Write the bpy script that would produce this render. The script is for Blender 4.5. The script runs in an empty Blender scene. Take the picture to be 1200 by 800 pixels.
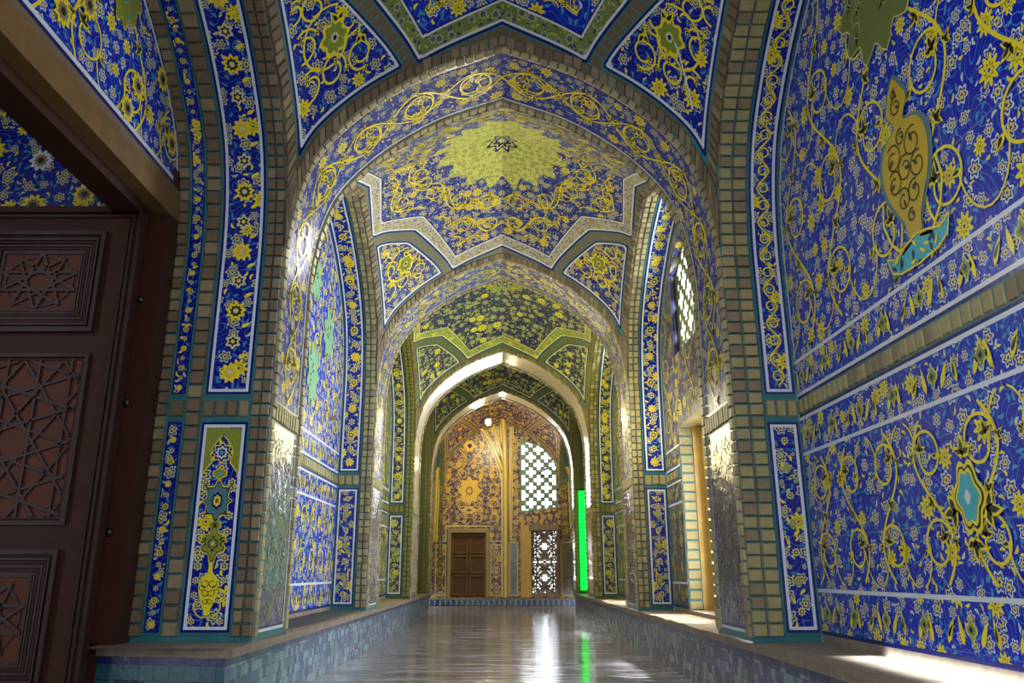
import bpy, math, random
import numpy as np
from mathutils import Vector
random.seed(7)
rnd = random.random
PI = math.pi
COL = bpy.context.scene.collection

# ------------------------------------------------------------------ colours and node helpers
def lin(r, g, b):
    def c(v):
        v /= 255.0
        return v / 12.92 if v <= .04045 else ((v + .055) / 1.055) ** 2.4
    return (c(r), c(g), c(b), 1.0)

class G:
    """small expression builder on a node tree"""
    def __init__(s, nt): s.nt = nt
    def n(s, t, **kw):
        nd = s.nt.nodes.new(t)
        for k, v in kw.items(): setattr(nd, k, v)
        return nd
    def put(s, sock, v):
        if isinstance(v, bpy.types.NodeSocket): s.nt.links.new(v, sock)
        elif v is not None:
            if hasattr(sock.default_value, '__len__') and not hasattr(v, '__len__'): v = (v,) * len(sock.default_value)
            sock.default_value = v
    def m(s, op, a, b=None, c=None):
        nd = s.n('ShaderNodeMath', operation=op)
        s.put(nd.inputs[0], a)
        if b is not None: s.put(nd.inputs[1], b)
        if c is not None: s.put(nd.inputs[2], c)
        return nd.outputs[0]
    def v(s, op, a, b=None, sc=None):
        nd = s.n('ShaderNodeVectorMath', operation=op)
        s.put(nd.inputs[0], a)
        if b is not None: s.put(nd.inputs[1], b)
        if sc is not None: s.put(nd.inputs['Scale'], sc)
        return nd.outputs['Value'] if op in ('LENGTH', 'DOT_PRODUCT', 'DISTANCE') else nd.outputs['Vector']
    def xyz(s, a):
        nd = s.n('ShaderNodeSeparateXYZ'); s.put(nd.inputs[0], a); return nd.outputs
    def comb(s, x, y, z=0.0):
        nd = s.n('ShaderNodeCombineXYZ')
        for i, q in enumerate((x, y, z)): s.put(nd.inputs[i], q)
        return nd.outputs[0]
    def mix(s, f, a, b):
        nd = s.n('ShaderNodeMix', data_type='RGBA')
        s.put(nd.inputs[0], f); s.put(nd.inputs[6], a); s.put(nd.inputs[7], b)
        return nd.outputs[2]
    def lt(s, a, b): return s.m('LESS_THAN', a, b)
    def gt(s, a, b): return s.m('GREATER_THAN', a, b)
    def vor(s, vec, r, dim='2D', feat='F1'):
        nd = s.n('ShaderNodeTexVoronoi', voronoi_dimensions=dim, feature=feat)
        s.put(nd.inputs['Vector'], vec); nd.inputs['Scale'].default_value = 1.0
        nd.inputs['Randomness'].default_value = r
        return nd
    def noise(s, vec, sc, det=2.0, dim='3D', dist=0.0):
        nd = s.n('ShaderNodeTexNoise', noise_dimensions=dim)
        s.put(nd.inputs['Vector'], vec); nd.inputs['Scale'].default_value = sc
        nd.inputs['Detail'].default_value = det; nd.inputs['Distortion'].default_value = dist
        return nd.outputs[0]

def floral_group():
    """flowering-vine pattern in metres: stems, leaves, small rosettes, large blooms"""
    nt = bpy.data.node_groups.new('floral_tile_pattern', 'ShaderNodeTree')
    I = nt.interface
    I.new_socket('Vector', in_out='INPUT', socket_type='NodeSocketVector')
    I.new_socket('Scale', in_out='INPUT', socket_type='NodeSocketFloat')
    for c in ('Ground', 'Outline', 'Petal', 'Bloom', 'Leaf', 'Stem'):
        I.new_socket(c, in_out='INPUT', socket_type='NodeSocketColor')
    I.new_socket('Color', in_out='OUTPUT', socket_type='NodeSocketColor')
    g = G(nt); gi = g.n('NodeGroupInput').outputs; go = g.n('NodeGroupOutput')
    P = g.v('SCALE', gi['Vector'], sc=gi['Scale'])
    col = gi['Ground']
    # stems
    nz = g.noise(P, .62, 0.0, '2D')
    fr = g.m('FRACT', g.m('MULTIPLY', nz, 9.0))
    col = g.mix(g.lt(g.m('ABSOLUTE', g.m('SUBTRACT', fr, .5)), .055), col, gi['Stem'])
    # leaves
    Q = g.v('SCALE', P, sc=2.3)
    vo = g.vor(Q, 1.0); d = g.xyz(g.v('SUBTRACT', Q, vo.outputs['Position']))
    cr = g.n('ShaderNodeSeparateColor'); g.put(cr.inputs[0], vo.outputs['Color'])
    an = g.m('MULTIPLY', cr.outputs[0], 6.283); ca = g.m('COSINE', an); sa = g.m('SINE', an)
    lx = g.m('ADD', g.m('MULTIPLY', d[0], ca), g.m('MULTIPLY', d[1], sa))
    ly = g.m('SUBTRACT', g.m('MULTIPLY', d[1], ca), g.m('MULTIPLY', d[0], sa))
    ly = g.m('ADD', ly, g.m('MULTIPLY', g.m('MULTIPLY', lx, lx), .9))
    e = g.m('ADD', g.m('POWER', g.m('DIVIDE', lx, .40), 2.0), g.m('POWER', g.m('DIVIDE', ly, .15), 2.0))
    lc = g.mix(g.gt(cr.outputs[2], .62), gi['Leaf'], gi['Bloom'])
    lc = g.mix(g.gt(cr.outputs[2], .86), lc, gi['Outline'])
    col = g.mix(g.m('MULTIPLY', g.lt(e, 1.0), g.gt(cr.outputs[1], .25)), col, lc)
    # rosettes
    def rosette(col, sc, rand, r0, npet, amp, keep, layers, off=(0, 0, 0)):
        Q = g.v('ADD', g.v('SCALE', P, sc=sc), off)
        vo = g.vor(Q, rand); D = g.v('SUBTRACT', Q, vo.outputs['Position']); d = g.xyz(D)
        cr = g.n('ShaderNodeSeparateColor'); g.put(cr.inputs[0], vo.outputs['Color'])
        th = g.m('ARCTAN2', d[1], d[0])
        cs = g.m('COSINE', g.m('ADD', g.m('MULTIPLY', th, float(npet)), g.m('MULTIPLY', cr.outputs[0], 6.28)))
        rad = g.m('MULTIPLY', g.m('ADD', 1 - amp, g.m('MULTIPLY', cs, amp)), g.m('ADD', r0 * .75, g.m('MULTIPLY', cr.outputs[2], r0 * .45)))
        rr = g.m('DIVIDE', g.v('LENGTH', D), rad)
        kp = g.gt(cr.outputs[1], keep)
        for lim, c in layers:
            c = gi[c] if isinstance(c, str) else c
            col = g.mix(g.m('MULTIPLY', g.lt(rr, lim), kp), col, c)
        return col
    col = rosette(col, 1.0, .72, .34, 6, .16, .12, [(1.22, 'Ground'), (1.0, 'Outline'), (.74, 'Ground'), (.5, 'Petal'), (.2, 'Ground')])
    col = rosette(col, .52, .8, .26, 9, .2, .5, [(1.25, 'Ground'), (1.0, 'Bloom'), (.5, lin(120, 90, 30)), (.38, 'Bloom'), (.16, 'Ground')], (3.3, 7.7, 0))
    g.put(go.inputs[0], col)
    return nt
FLORAL = floral_group()

def new_mat(name):
    m = bpy.data.materials.new(name); m.use_nodes = True
    nt = m.node_tree; nt.nodes.clear()
    g = G(nt); out = g.n('ShaderNodeOutputMaterial'); b = g.n('ShaderNodeBsdfPrincipled')
    nt.links.new(b.outputs[0], out.inputs[0])
    return m, g, b
def bump(g, b, h, strength=.2, dist=.01):
    nd = g.n('ShaderNodeBump'); nd.inputs['Strength'].default_value = strength; nd.inputs['Distance'].default_value = dist
    g.put(nd.inputs['Height'], h); g.put(b.inputs['Normal'], nd.outputs[0])
def uvs(g):
    nd = g.n('ShaderNodeUVMap'); nd.uv_map = 'UVMap'; return nd.outputs[0]
def floral(g, uv, scale, pal, off=None):
    nd = g.n('ShaderNodeGroup'); nd.node_tree = FLORAL
    if off: uv = g.v('ADD', uv, off)
    g.put(nd.inputs['Vector'], uv); nd.inputs['Scale'].default_value = scale
    for k, c in zip(('Ground', 'Outline', 'Petal', 'Bloom', 'Leaf', 'Stem'), pal): g.put(nd.inputs[k], c)
    return nd.outputs[0]
# palettes: ground, outline, petal, bloom, leaf, stem
PAL = {
 'wall':   [lin(14, 30, 160), lin(196, 204, 190), lin(214, 200, 70), lin(226, 208, 40), lin(60, 140, 185), lin(52, 120, 190)],
 'strip':  [lin(10, 20, 130), lin(186, 190, 150), lin(200, 190, 80), lin(228, 206, 30), lin(60, 130, 165), lin(50, 100, 170)],
 'soffit': [lin(22, 30, 128), lin(176, 178, 140), lin(200, 190, 80), lin(222, 200, 60), lin(80, 130, 160), lin(70, 100, 160)],
 'vault':  [lin(30, 40, 122), lin(196, 190, 130), lin(206, 190, 80), lin(216, 196, 60), lin(90, 140, 165), lin(150, 150, 90)],
 'green':  [lin(22, 30, 84), lin(176, 184, 100), lin(190, 190, 70), lin(206, 200, 50), lin(110, 130, 70), lin(120, 130, 60)],  # yellow-green cast of the lighting worked into these flower colours
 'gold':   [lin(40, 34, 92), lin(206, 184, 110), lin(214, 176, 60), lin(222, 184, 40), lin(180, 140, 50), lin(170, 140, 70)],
 'tan':    [lin(176, 170, 140), lin(60, 56, 100), lin(196, 170, 70), lin(160, 150, 80), lin(80, 80, 120), lin(140, 130, 90)],
 'bgreen': [lin(104, 120, 62), lin(170, 172, 130), lin(60, 60, 110), lin(190, 180, 50), lin(20, 30, 100), lin(140, 150, 70)],
 'star':   [lin(190, 190, 92), lin(60, 60, 60), lin(150, 130, 60), lin(170, 170, 80), lin(120, 120, 60), lin(200, 200, 110)],
 'ngreen': [lin(140, 150, 64), lin(70, 80, 90), lin(190, 190, 70), lin(190, 186, 60), lin(60, 70, 90), lin(110, 120, 50)],
 'jamb':   [lin(88, 84, 104), lin(134, 132, 138), lin(116, 112, 92), lin(128, 120, 84), lin(104, 104, 118), lin(112, 112, 112)],
 'brownw': [lin(34, 38, 90), lin(150, 140, 90), lin(160, 150, 70), lin(180, 160, 60), lin(90, 100, 80), lin(120, 110, 60)],
}
def tile_mat(name, pal, scale, rough=.24, joints=.0, off=None, wear=0.0, bstr=.12, spec=.4):
    m, g, b = new_mat(name); uv = uvs(g)
    c = floral(g, uv, scale, PAL[pal], off)
    if wear:
        w = g.noise(uv, 1.3, 4.0, '2D')
        c = g.mix(g.m('MULTIPLY', g.gt(w, 1 - wear), .8), c, lin(130, 130, 120))
    if joints:
        p = g.xyz(uv)
        for i in (0, 1):
            f = g.m('FRACT', g.m('DIVIDE', p[i], joints))
            c = g.mix(g.m('MULTIPLY', g.lt(f, .012), .55), c, lin(130, 140, 150))
    g.put(b.inputs['Base Color'], c); b.inputs['Roughness'].default_value = rough; b.inputs['Specular IOR Level'].default_value = spec
    tc = g.n('ShaderNodeTexCoord').outputs['Object']
    bump(g, b, g.noise(tc, 9.0, 3.0), bstr, .02)
    return m
def plain(name, rgb, rough=.4, var=.12, nscale=14.0, metal=0.0, bstr=.15):
    m, g, b = new_mat(name); tc = g.n('ShaderNodeTexCoord').outputs['Object']
    nz = g.noise(tc, nscale, 4.0); c = lin(*rgb)
    lo = tuple(q * (1 - var) for q in c[:3]) + (1,); hi = tuple(min(1, q * (1 + var)) for q in c[:3]) + (1,)
    g.put(b.inputs['Base Color'], g.mix(nz, lo, hi)); b.inputs['Roughness'].default_value = rough
    b.inputs['Metallic'].default_value = metal
    bump(g, b, nz, bstr, .01)
    return m

MT = {}
MT['wall'] = tile_mat('blue_floral_wall_tile', 'wall', 7.0, .26, .62)
MT['band'] = tile_mat('blue_floral_border_tile', 'wall', 8.0, .24, .31, (5, 2, 0))
MT['strip'] = tile_mat('navy_floral_strip_tile', 'strip', 6.6, .26, 0, (1, 9, 0))
MT['soffit'] = tile_mat('violet_floral_soffit_tile', 'soffit', 7.4, .42, 0, (2, 4, 0), .0, .08, .2)
MT['jamb'] = tile_mat('grey_sheen_glazed_tile', 'jamb', 6.0, .16, .4, (8, 3, 0), .0, .5)  # grey-lavender of the glaze's grazing reflection is painted into this tile
MT['gold'] = tile_mat('gold_floral_tile', 'gold', 5.4, .35, 0)
MT['greenstrip'] = tile_mat('dark_green_floral_tile', 'green', 6.0, .3, 0, (4, 4, 0))
MT['brownwall'] = tile_mat('brown_floral_wall_tile', 'brownw', 6.0, .28, 0, (6, 4, 0))
MT['white'] = plain('white_glazed_line', (206, 210, 214), .25, .06)
MT['cream'] = plain('cream_glazed_line', (206, 200, 130), .3, .08)
MT['navy'] = plain('navy_glazed_line', (14, 22, 96), .22, .1)
MT['turq'] = plain('turquoise_glazed_joint', (44, 104, 112), .32, .3)
MT['brickA'] = plain('buff_brick', (128, 112, 82), .6, .25, 22, bstr=.4)
MT['brickB'] = plain('brown_brick', (104, 86, 62), .6, .25, 22, bstr=.4)
MT['brickC'] = plain('pale_brick', (150, 138, 92), .55, .25, 22, bstr=.4)
MT['obrickA'] = plain('olive_lit_brick', (112, 108, 52), .6, .25, 22, bstr=.4)  # brick with the yellow-green light of the far bays painted in
MT['yellow'] = plain('yellow_glaze', (230, 208, 42), .25, .12, 30)
MT['ygreen'] = plain('dull_yellow_glaze', (196, 186, 60), .28, .15, 30)
MT['ygold'] = plain('amber_glaze', (216, 178, 52), .28, .12, 30)
MT['dark'] = plain('black_glaze', (34, 34, 40), .25, .1)
MT['teal'] = plain('teal_glaze', (64, 168, 176), .25, .12)
MT['green'] = plain('green_glaze', (126, 136, 46), .28, .2, 30)
MT['pale'] = plain('pale_marble', (176, 170, 162), .16, .22, 5.0, bstr=.1)
MT['stone'] = plain('worn_ledge_stone', (128, 114, 98), .5, .6, 13.0, bstr=.9)
MT['wood'] = plain('dark_brown_wood', (60, 33, 25), .42, .35, 12)
MT['woodcarved'] = plain('carved_brown_wood', (96, 52, 36), .42, .35, 9)  # redder, lighter ground of the carved panels
MT['beamwood'] = plain('weathered_beam_wood', (112, 84, 46), .5, .4, 8)
MT['goldwood'] = plain('golden_window_wood', (188, 158, 84), .45, .2, 8)
MT['lattice'] = plain('lattice_plaster', (120, 124, 96), .5, .2, 10)
MT['doorbrown'] = plain('warm_brown_door_wood', (84, 52, 26), .6, .3, 8)
MT['latgreen'] = plain('green_grey_lattice', (104, 132, 112), .5, .2, 10)
MT['woodedge'] = plain('polished_dark_wood', (52, 31, 26), .28, .2, 20)
MT['paleblue'] = plain('pale_blue_glaze', (130, 150, 160), .3, .1)
MT['tealdull'] = plain('dull_teal_glaze', (78, 116, 124), .25, .15)
MT['jambline'] = plain('dull_glaze_line', (140, 134, 110), .2, .2)  # scroll lines dulled to suit the painted sheen of the jamb panels
MT['iron'] = plain('dark_iron', (54, 46, 48), .3, .2, 20, .8)
MT['mat'] = plain('grey_woven_mat', (50, 54, 64), .8, .3, 60)
for _k, _s in (('wood', .18), ('woodcarved', .18), ('beamwood', .25), ('woodedge', .22)):
    MT[_k].node_tree.nodes['Principled BSDF'].inputs['Specular IOR Level'].default_value = _s
MT['cord'] = plain('white_cord', (205, 205, 200), .5, .05)
MT['glowgreen'] = None
def emis(name, rgb, st):
    m = bpy.data.materials.new(name); m.use_nodes = True; nt = m.node_tree; nt.nodes.clear()
    g = G(nt); o = g.n('ShaderNodeOutputMaterial'); e = g.n('ShaderNodeEmission')
    e.inputs[0].default_value = lin(*rgb); e.inputs[1].default_value = st; nt.links.new(e.outputs[0], o.inputs[0]); return m
MT['bulb'] = emis('glowing_bulb', (255, 226, 150), 30.0)
MT['glowgreen'] = emis('glowing_green_cloth', (10, 235, 60), 1.7)  # curtain cloth glows by emission, standing in for light shining through it

# ------------------------------------------------------------------ mesh builder
class MB:
    def __init__(s): s.v = []; s.f = []; s.m = []; s.uv = []; s.mats = []
    def mi(s, mat):
        if isinstance(mat, str): mat = MT[mat]
        if mat not in s.mats: s.mats.append(mat)
        return s.mats.index(mat)
    def poly(s, pts, mat, uv=None):
        i = len(s.v); s.v += [tuple(p) for p in pts]; s.f.append(tuple(range(i, i + len(pts)))); s.m.append(s.mi(mat))
        s.uv += uv if uv else [(p[0], p[1] if abs(p[1]) > 1e-9 else p[2]) for p in pts]
    def box(s, c, d, mat, rot=0.0, bev=0.0):
        """box centred at c, size d, rotated about z; optional chamfer"""
        x, y, z = d[0] / 2, d[1] / 2, d[2] / 2; ca, sa = math.cos(rot), math.sin(rot)
        def P(a, b, e): return (c[0] + a * ca - b * sa, c[1] + a * sa + b * ca, c[2] + e)
        k = [P(a, b, e) for a in (-x, x) for b in (-y, y) for e in (-z, z)]
        for q in ((0, 1, 3, 2), (4, 6, 7, 5), (0, 4, 5, 1), (2, 3, 7, 6), (0, 2, 6, 4), (1, 5, 7, 3)):
            s.poly([k[j] for j in q], mat)
    def tube(s, pts, r, mat, n=8):
        ring = []
        for i, p in enumerate(pts):
            p = Vector(p); a = Vector(pts[max(0, i - 1)]); b = Vector(pts[min(len(pts) - 1, i + 1)])
            t = (b - a).normalized(); u = t.orthogonal().normalized() if i == 0 else (ring_u - t * ring_u.dot(t)).normalized()
            ring_u = u; w = t.cross(u); rr = r[i] if isinstance(r, (list, tuple)) else r
            ring.append([p + (u * math.cos(q * 2 * PI / n) + w * math.sin(q * 2 * PI / n)) * rr for q in range(n)])
        for i in range(len(ring) - 1):
            for q in range(n):
                s.poly([ring[i][q], ring[i][(q + 1) % n], ring[i + 1][(q + 1) % n], ring[i + 1][q]], mat)
        s.poly(ring[0][::-1], mat); s.poly(ring[-1], mat)
    def ball(s, c, r, mat, n=12, sz=1.0):
        P = lambda i, j: (c[0] + r * math.sin(PI * i / n) * math.cos(2 * PI * j / n), c[1] + r * math.sin(PI * i / n) * math.sin(2 * PI * j / n), c[2] + r * sz * math.cos(PI * i / n))
        for i in range(n):
            for j in range(n): s.poly([P(i, j), P(i + 1, j), P(i + 1, j + 1), P(i, j + 1)], mat)
    def build(s, name, parent=None, smooth=False, label=None, cat=None, group=None, kind=None, loc=None):
        me = bpy.data.meshes.new(name); V = s.v
        if loc: V = [(a - loc[0], b - loc[1], c - loc[2]) for a, b, c in V]
        me.from_pydata(V, [], s.f)
        for m in s.mats: me.materials.append(m)
        me.polygons.foreach_set('material_index', s.m)
        l = me.uv_layers.new(name='UVMap'); l.data.foreach_set('uv', [c for p in s.uv for c in p[:2]])
        if smooth: me.polygons.foreach_set('use_smooth', [True] * len(s.f))
        me.update()
        o = bpy.data.objects.new(name, me); COL.objects.link(o)
        if loc: o.location = loc
        if parent: o.parent = parent
        tag(o, label, cat, group, kind)
        return o
def tag(o, label=None, cat=None, group=None, kind=None):
    for k, q in (('label', label), ('category', cat), ('group', group), ('kind', kind)):
        if q: o[k] = q
def empty(name, label, cat, group=None, kind=None, loc=None):
    o = bpy.data.objects.new(name, None); COL.objects.link(o); tag(o, label, cat, group, kind); o.empty_display_size = .1
    return o

# ------------------------------------------------------------------ surfaces S(a, b, off)
class Surf:
    def __init__(s, fn, flip=1): s.fn = fn; s.flip = flip
    def nrm(s, a, b):
        e = 1e-3
        A = Vector(s.fn(a + e, b)) - Vector(s.fn(a - e, b)); B = Vector(s.fn(a, b + e)) - Vector(s.fn(a, b - e))
        return A.cross(B).normalized() * s.flip
    def P(s, a, b, off=0.0):
        p = Vector(s.fn(a, b))
        return p + s.nrm(a, b) * off if off else p
def grid(mb, S, a0, a1, b0, b1, mat, off=0.0, na=1, nb=1, uvo=(0, 0)):
    pts = [[S.P(a0 + (a1 - a0) * i / na, b0 + (b1 - b0) * j / nb, off) for j in range(nb + 1)] for i in range(na + 1)]
    U = lambda i, j: (b0 + (b1 - b0) * j / nb + uvo[0], a0 + (a1 - a0) * i / na + uvo[1])
    for i in range(na):
        for j in range(nb):
            mb.poly([pts[i][j], pts[i + 1][j], pts[i + 1][j + 1], pts[i][j + 1]], mat, [U(i, j), U(i + 1, j), U(i + 1, j + 1), U(i, j + 1)])
def frame(mb, S, a0, a1, b0, b1, layers, fieldmat, off=0.0, step=.05, uvo=(0, 0)):
    """nested rectangular lines then the field; returns the inner rectangle"""
    def na(x, y): return max(1, int(abs(y - x) / step)) if step else 1
    for w, mt in layers:
        grid(mb, S, a0, a1, b0, b0 + w, mt, off, na(a0, a1), 1); grid(mb, S, a0, a1, b1 - w, b1, mt, off, na(a0, a1), 1)
        grid(mb, S, a0, a0 + w, b0 + w, b1 - w, mt, off, 1, 1); grid(mb, S, a1 - w, a1, b0 + w, b1 - w, mt, off, 1, 1)
        a0 += w; a1 -= w; b0 += w; b1 -= w
    if fieldmat: grid(mb, S, a0, a1, b0, b1, fieldmat, off, na(a0, a1), 1, uvo)
    return a0, a1, b0, b1
def bricks(mb, S, a0, a1, b0, b1, ln=.075, gap=.014, h=.02, mats=('brickA', 'brickB', 'brickA'), along='a', base=0.0):
    n = max(1, round((a1 - a0) / (ln + gap))); st = (a1 - a0) / n
    for i in range(n):
        x0 = a0 + i * st + gap / 2; x1 = a0 + (i + 1) * st - gap / 2
        hh = h * (.8 + .4 * rnd()); j = (rnd() - .5) * .006
        mt = mats[int(rnd() * len(mats))]
        q = [(x0, b0 + j), (x1, b0 + j), (x1, b1 + j), (x0, b1 + j)]
        lo = [S.P(a, b, base) for a, b in q]
        ia, ib = (x1 - x0) * .06, (b1 - b0) * .08
        q2 = [(x0 + ia, b0 + j + ib), (x1 - ia, b0 + j + ib), (x1 - ia, b1 + j - ib), (x0 + ia, b1 + j - ib)]
        hi = [S.P(a, b, base + hh) for a, b in q2]
        mb.poly(hi, mt)
        for k in range(4): mb.poly([lo[k], lo[(k + 1) % 4], hi[(k + 1) % 4], hi[k]], mt)
def ribbon(mb, S, pts, w, mat, off=.004, ok=None, closed=False, h=0.0):
    """flat ribbon (or raised strap if h>0) along 2D points (a,b)"""
    n = len(pts); L = []; R = []
    for i, p in enumerate(pts):
        q0 = pts[i - 1] if (i > 0 or closed) else p; q1 = pts[(i + 1) % n] if (i < n - 1 or closed) else p
        dx, dy = q1[0] - q0[0], q1[1] - q0[1]; l = math.hypot(dx, dy) or 1e-9
        nx, ny = -dy / l, dx / l; ww = (w[i] if isinstance(w, (list, tuple)) else w) / 2
        if closed or 0 < i < n - 1:
            ax, ay = p[0] - q0[0], p[1] - q0[1]; la = math.hypot(ax, ay) or 1e-9
            ww /= max(.5, abs((ax / la) * (dx / l) + (ay / la) * (dy / l)))
        L.append((p[0] + nx * ww, p[1] + ny * ww)); R.append((p[0] - nx * ww, p[1] - ny * ww))
    rng = range(n if closed else n - 1)
    for i in rng:
        j = (i + 1) % n
        if ok and not (ok(*L[i]) and ok(*R[i]) and ok(*L[j]) and ok(*R[j])): continue
        t = [S.P(*q, off + h) for q in (L[i], L[j], R[j], R[i])]
        mb.poly(t, mat)
        if h:
            bt = [S.P(*q, off) for q in (L[i], L[j], R[j], R[i])]
            mb.poly([bt[0], bt[1], t[1], t[0]], mat); mb.poly([bt[2], bt[3], t[3], t[2]], mat)
def shape(mb, S, pts, mat, off, ok=None):
    if ok and not all(ok(*p) for p in pts): return
    mb.poly([S.P(a, b, off) for a, b in pts], mat)
def leaf(mb, S, x, y, an, ln, wd, mat='yellow', dark='dark', off=.005, ok=None, curl=.35):
    def body(k, o, mt):
        P = []; ca, sa = math.cos(an), math.sin(an)
        for sgn in (1, -1):
            ts = [i / 6 for i in range(7)] if sgn == 1 else [i / 6 for i in range(5, 0, -1)]
            for t in ts:
                wv = math.sin(PI * t ** .7) * wd * k * (1.25 if sgn == 1 else .75) * sgn / 2
                lx = ln * (.5 + (t - .5) * k); ly = wv + curl * ln * t * t * .6
                P.append((x + lx * ca - ly * sa, y + lx * sa + ly * ca))
        shape(mb, S, P, mt, o, ok)
    body(1.0, off, mat)
    if dark: body(.55, off + .002, dark)
def spiral(cx, cy, r, a0, dr, turns=1.15, n=26, shrink=.5):
    return [(cx + r * (1 - shrink * (t / n) ** 1.3) * math.cos(a0 + dr * 2 * PI * turns * t / n), cy + r * (1 - shrink * (t / n) ** 1.3) * math.sin(a0 + dr * 2 * PI * turns * t / n)) for t in range(n + 1)]
def palmette(mb, S, x, y, an, s, mat='yellow', dark='dark', ok=None, off=.005):
    for d, k in ((0, 1.0), (.8, .75), (-.8, .75)):
        leaf(mb, S, x, y, an + d, s * k, s * .42, mat, dark, off, ok, .3 * (1 if d >= 0 else -1) if d else 0)
def vine(mb, S, a0, a1, bc, W, mat='yellow', dark='dark', lw=.018, ok=None, flip=1, off=.004):
    """meandering scroll of width W about b=bc running along a"""
    L = a1 - a0; n = max(1, round(L / (W * .95))); pt = L / n; A = W * .30
    main = [(a0 + L * i / (n * 12), bc + flip * A * math.sin(PI * i / 12)) for i in range(n * 12 + 1)]
    ribbon(mb, S, main, lw, mat, off, ok)
    for i in range(n):
        sg = flip * (1 if i % 2 == 0 else -1); ca = a0 + (i + .5) * pt; r = W * .30
        sp = spiral(ca, bc + sg * (A - r), r, sg * PI / 2, sg * (-1), 1.05)
        ribbon(mb, S, sp, lw * .85, mat, off + .0015, ok)
        e, e0 = sp[-1], sp[-3]
        palmette(mb, S, e[0], e[1], math.atan2(e[1] - e0[1], e[0] - e0[0]), W * .20, mat, dark, ok)
        m = sp[len(sp) // 2]
        leaf(mb, S, m[0], m[1], sg * 1.2 + PI * (sg < 0), W * .16, W * .07, mat, dark, off + .002, ok)
        palmette(mb, S, a0 + i * pt, bc, PI / 2 * sg + .5, W * .17, mat, dark, ok)
        palmette(mb, S, ca, bc + sg * A, sg * PI / 2 * .6, W * .13, mat, dark, ok)
def scrolls(mb, S, a0, a1, b0, b1, r, mat='yellow', dark='dark', lw=.018, ok=None, off=.004):
    """symmetric field of linked spirals (mirror about middle of a)"""
    T = Surf(lambda a, b: tuple(S.P(b, a)), 1)
    q = T.nrm((b0 + b1) / 2, (a0 + a1) / 2); p = S.nrm((a0 + a1) / 2, (b0 + b1) / 2)
    if q.dot(p) < 0: T.flip = -1
    okt = (lambda a, b: ok(b, a)) if ok else None
    am = (a0 + a1) / 2; ha = (a1 - a0) / 2; Wv = 2.25 * r; cols = max(1, round(ha / Wv)); sa = ha / cols
    for s in (1, -1):
        for i in range(cols):
            ca = am + s * (i + .5) * sa
            vine(mb, T, b0, b1, ca, sa * .98, mat, dark, lw, okt, s * (1 if i % 2 else -1), off + .0008 * (i % 2))
            # links between neighbouring vines
            n = max(1, round((b1 - b0) / (sa * .95)))
            for j in range(n):
                z = b0 + (j + .5) * (b1 - b0) / n; e = ca + s * sa * .5
                L = [(e - s * sa * .5 * math.cos(t * .26) * .62, z + sa * .45 * math.sin(t * .26) * (1 if j % 2 else -1)) for t in range(13)]
                ribbon(mb, S, L, lw * .6, mat, off + .0022, ok)
def medallion(mb, S, ca, cb, wa, hb, layers, off=.006, lob=.12, nl=8, ok=None, sharp=1.5):
    """ogival scalloped medallion, nested coloured layers"""
    for k, (sc, mt) in enumerate(layers):
        P = []
        for i in range(64):
            t = 2 * PI * i / 64; c, s_ = math.cos(t), math.sin(t)
            x = math.copysign(abs(c) ** sharp, c); y = s_
            l = 1 + lob * math.cos(nl * t)
            P.append((ca + wa * sc * x * l / 2, cb + hb * sc * y * l / 2))
        shape(mb, S, P, mt, off + k * .002, ok)

# ------------------------------------------------------------------ arch profile (half width 1.81, foot .5, crown 5.56)
W = 1.81; ZF = .524; ZS = 3.5; ZC = 5.56
KP = [(1.81, ZS), (1.788, 3.8), (1.73, 4.12), (1.60, 4.47), (1.36, 4.78), (1.04, 5.06), (.6, 5.33), (0, ZC)]
def catmull(K, m=10):
    out = []; K = [(K[0][0], K[0][1] - .3)] + K + [(-.45, 5.76)]
    for i in range(1, len(K) - 2):
        p0, p1, p2, p3 = K[i - 1:i + 3]
        for k in range(m):
            t = k / m
            out.append(tuple(.5 * (2 * p1[j] + (p2[j] - p0[j]) * t + (2 * p0[j] - 5 * p1[j] + 4 * p2[j] - p3[j]) * t * t + (3 * p1[j] - p0[j] - 3 * p2[j] + p3[j]) * t ** 3) for j in (0, 1)))
    out.append((0.0, ZC)); return [(min(W, x), z) for x, z in out]
CV = catmull(KP)
def make_prof(xs=1.0):
    """arclength profile of half arch; xs scales the span"""
    pts = [(W * xs, ZF)] + [(x * xs, z) for x, z in CV]
    s = [0.0]
    for i in range(1, len(pts)): s.append(s[-1] + math.hypot(pts[i][0] - pts[i - 1][0], pts[i][1] - pts[i - 1][1]))
    X = np.array([p[0] for p in pts]); Z = np.array([p[1] for p in pts]); A = np.array(s); L = s[-1]
    def f(a):
        """a from 0 (foot, -x) over the crown to 2L (foot, +x)"""
        t = a if a <= L else 2 * L - a
        if t < 0: x, z = W * xs, ZF + t
        else: x, z = float(np.interp(t, A, X)), float(np.interp(t, A, Z))
        return (-x if a <= L else x), z
    return f, L
CX = np.array([p[0] for p in CV][::-1]); CZ = np.array([p[1] for p in CV][::-1])
def ztop(x): return float(np.interp(min(abs(x), W), CX, CZ)) if abs(x) < W - 1e-6 else ZS

# z divisions shared by all the piers
Z0, Z1, Z2 = .57, 2.14, 2.33

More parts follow.
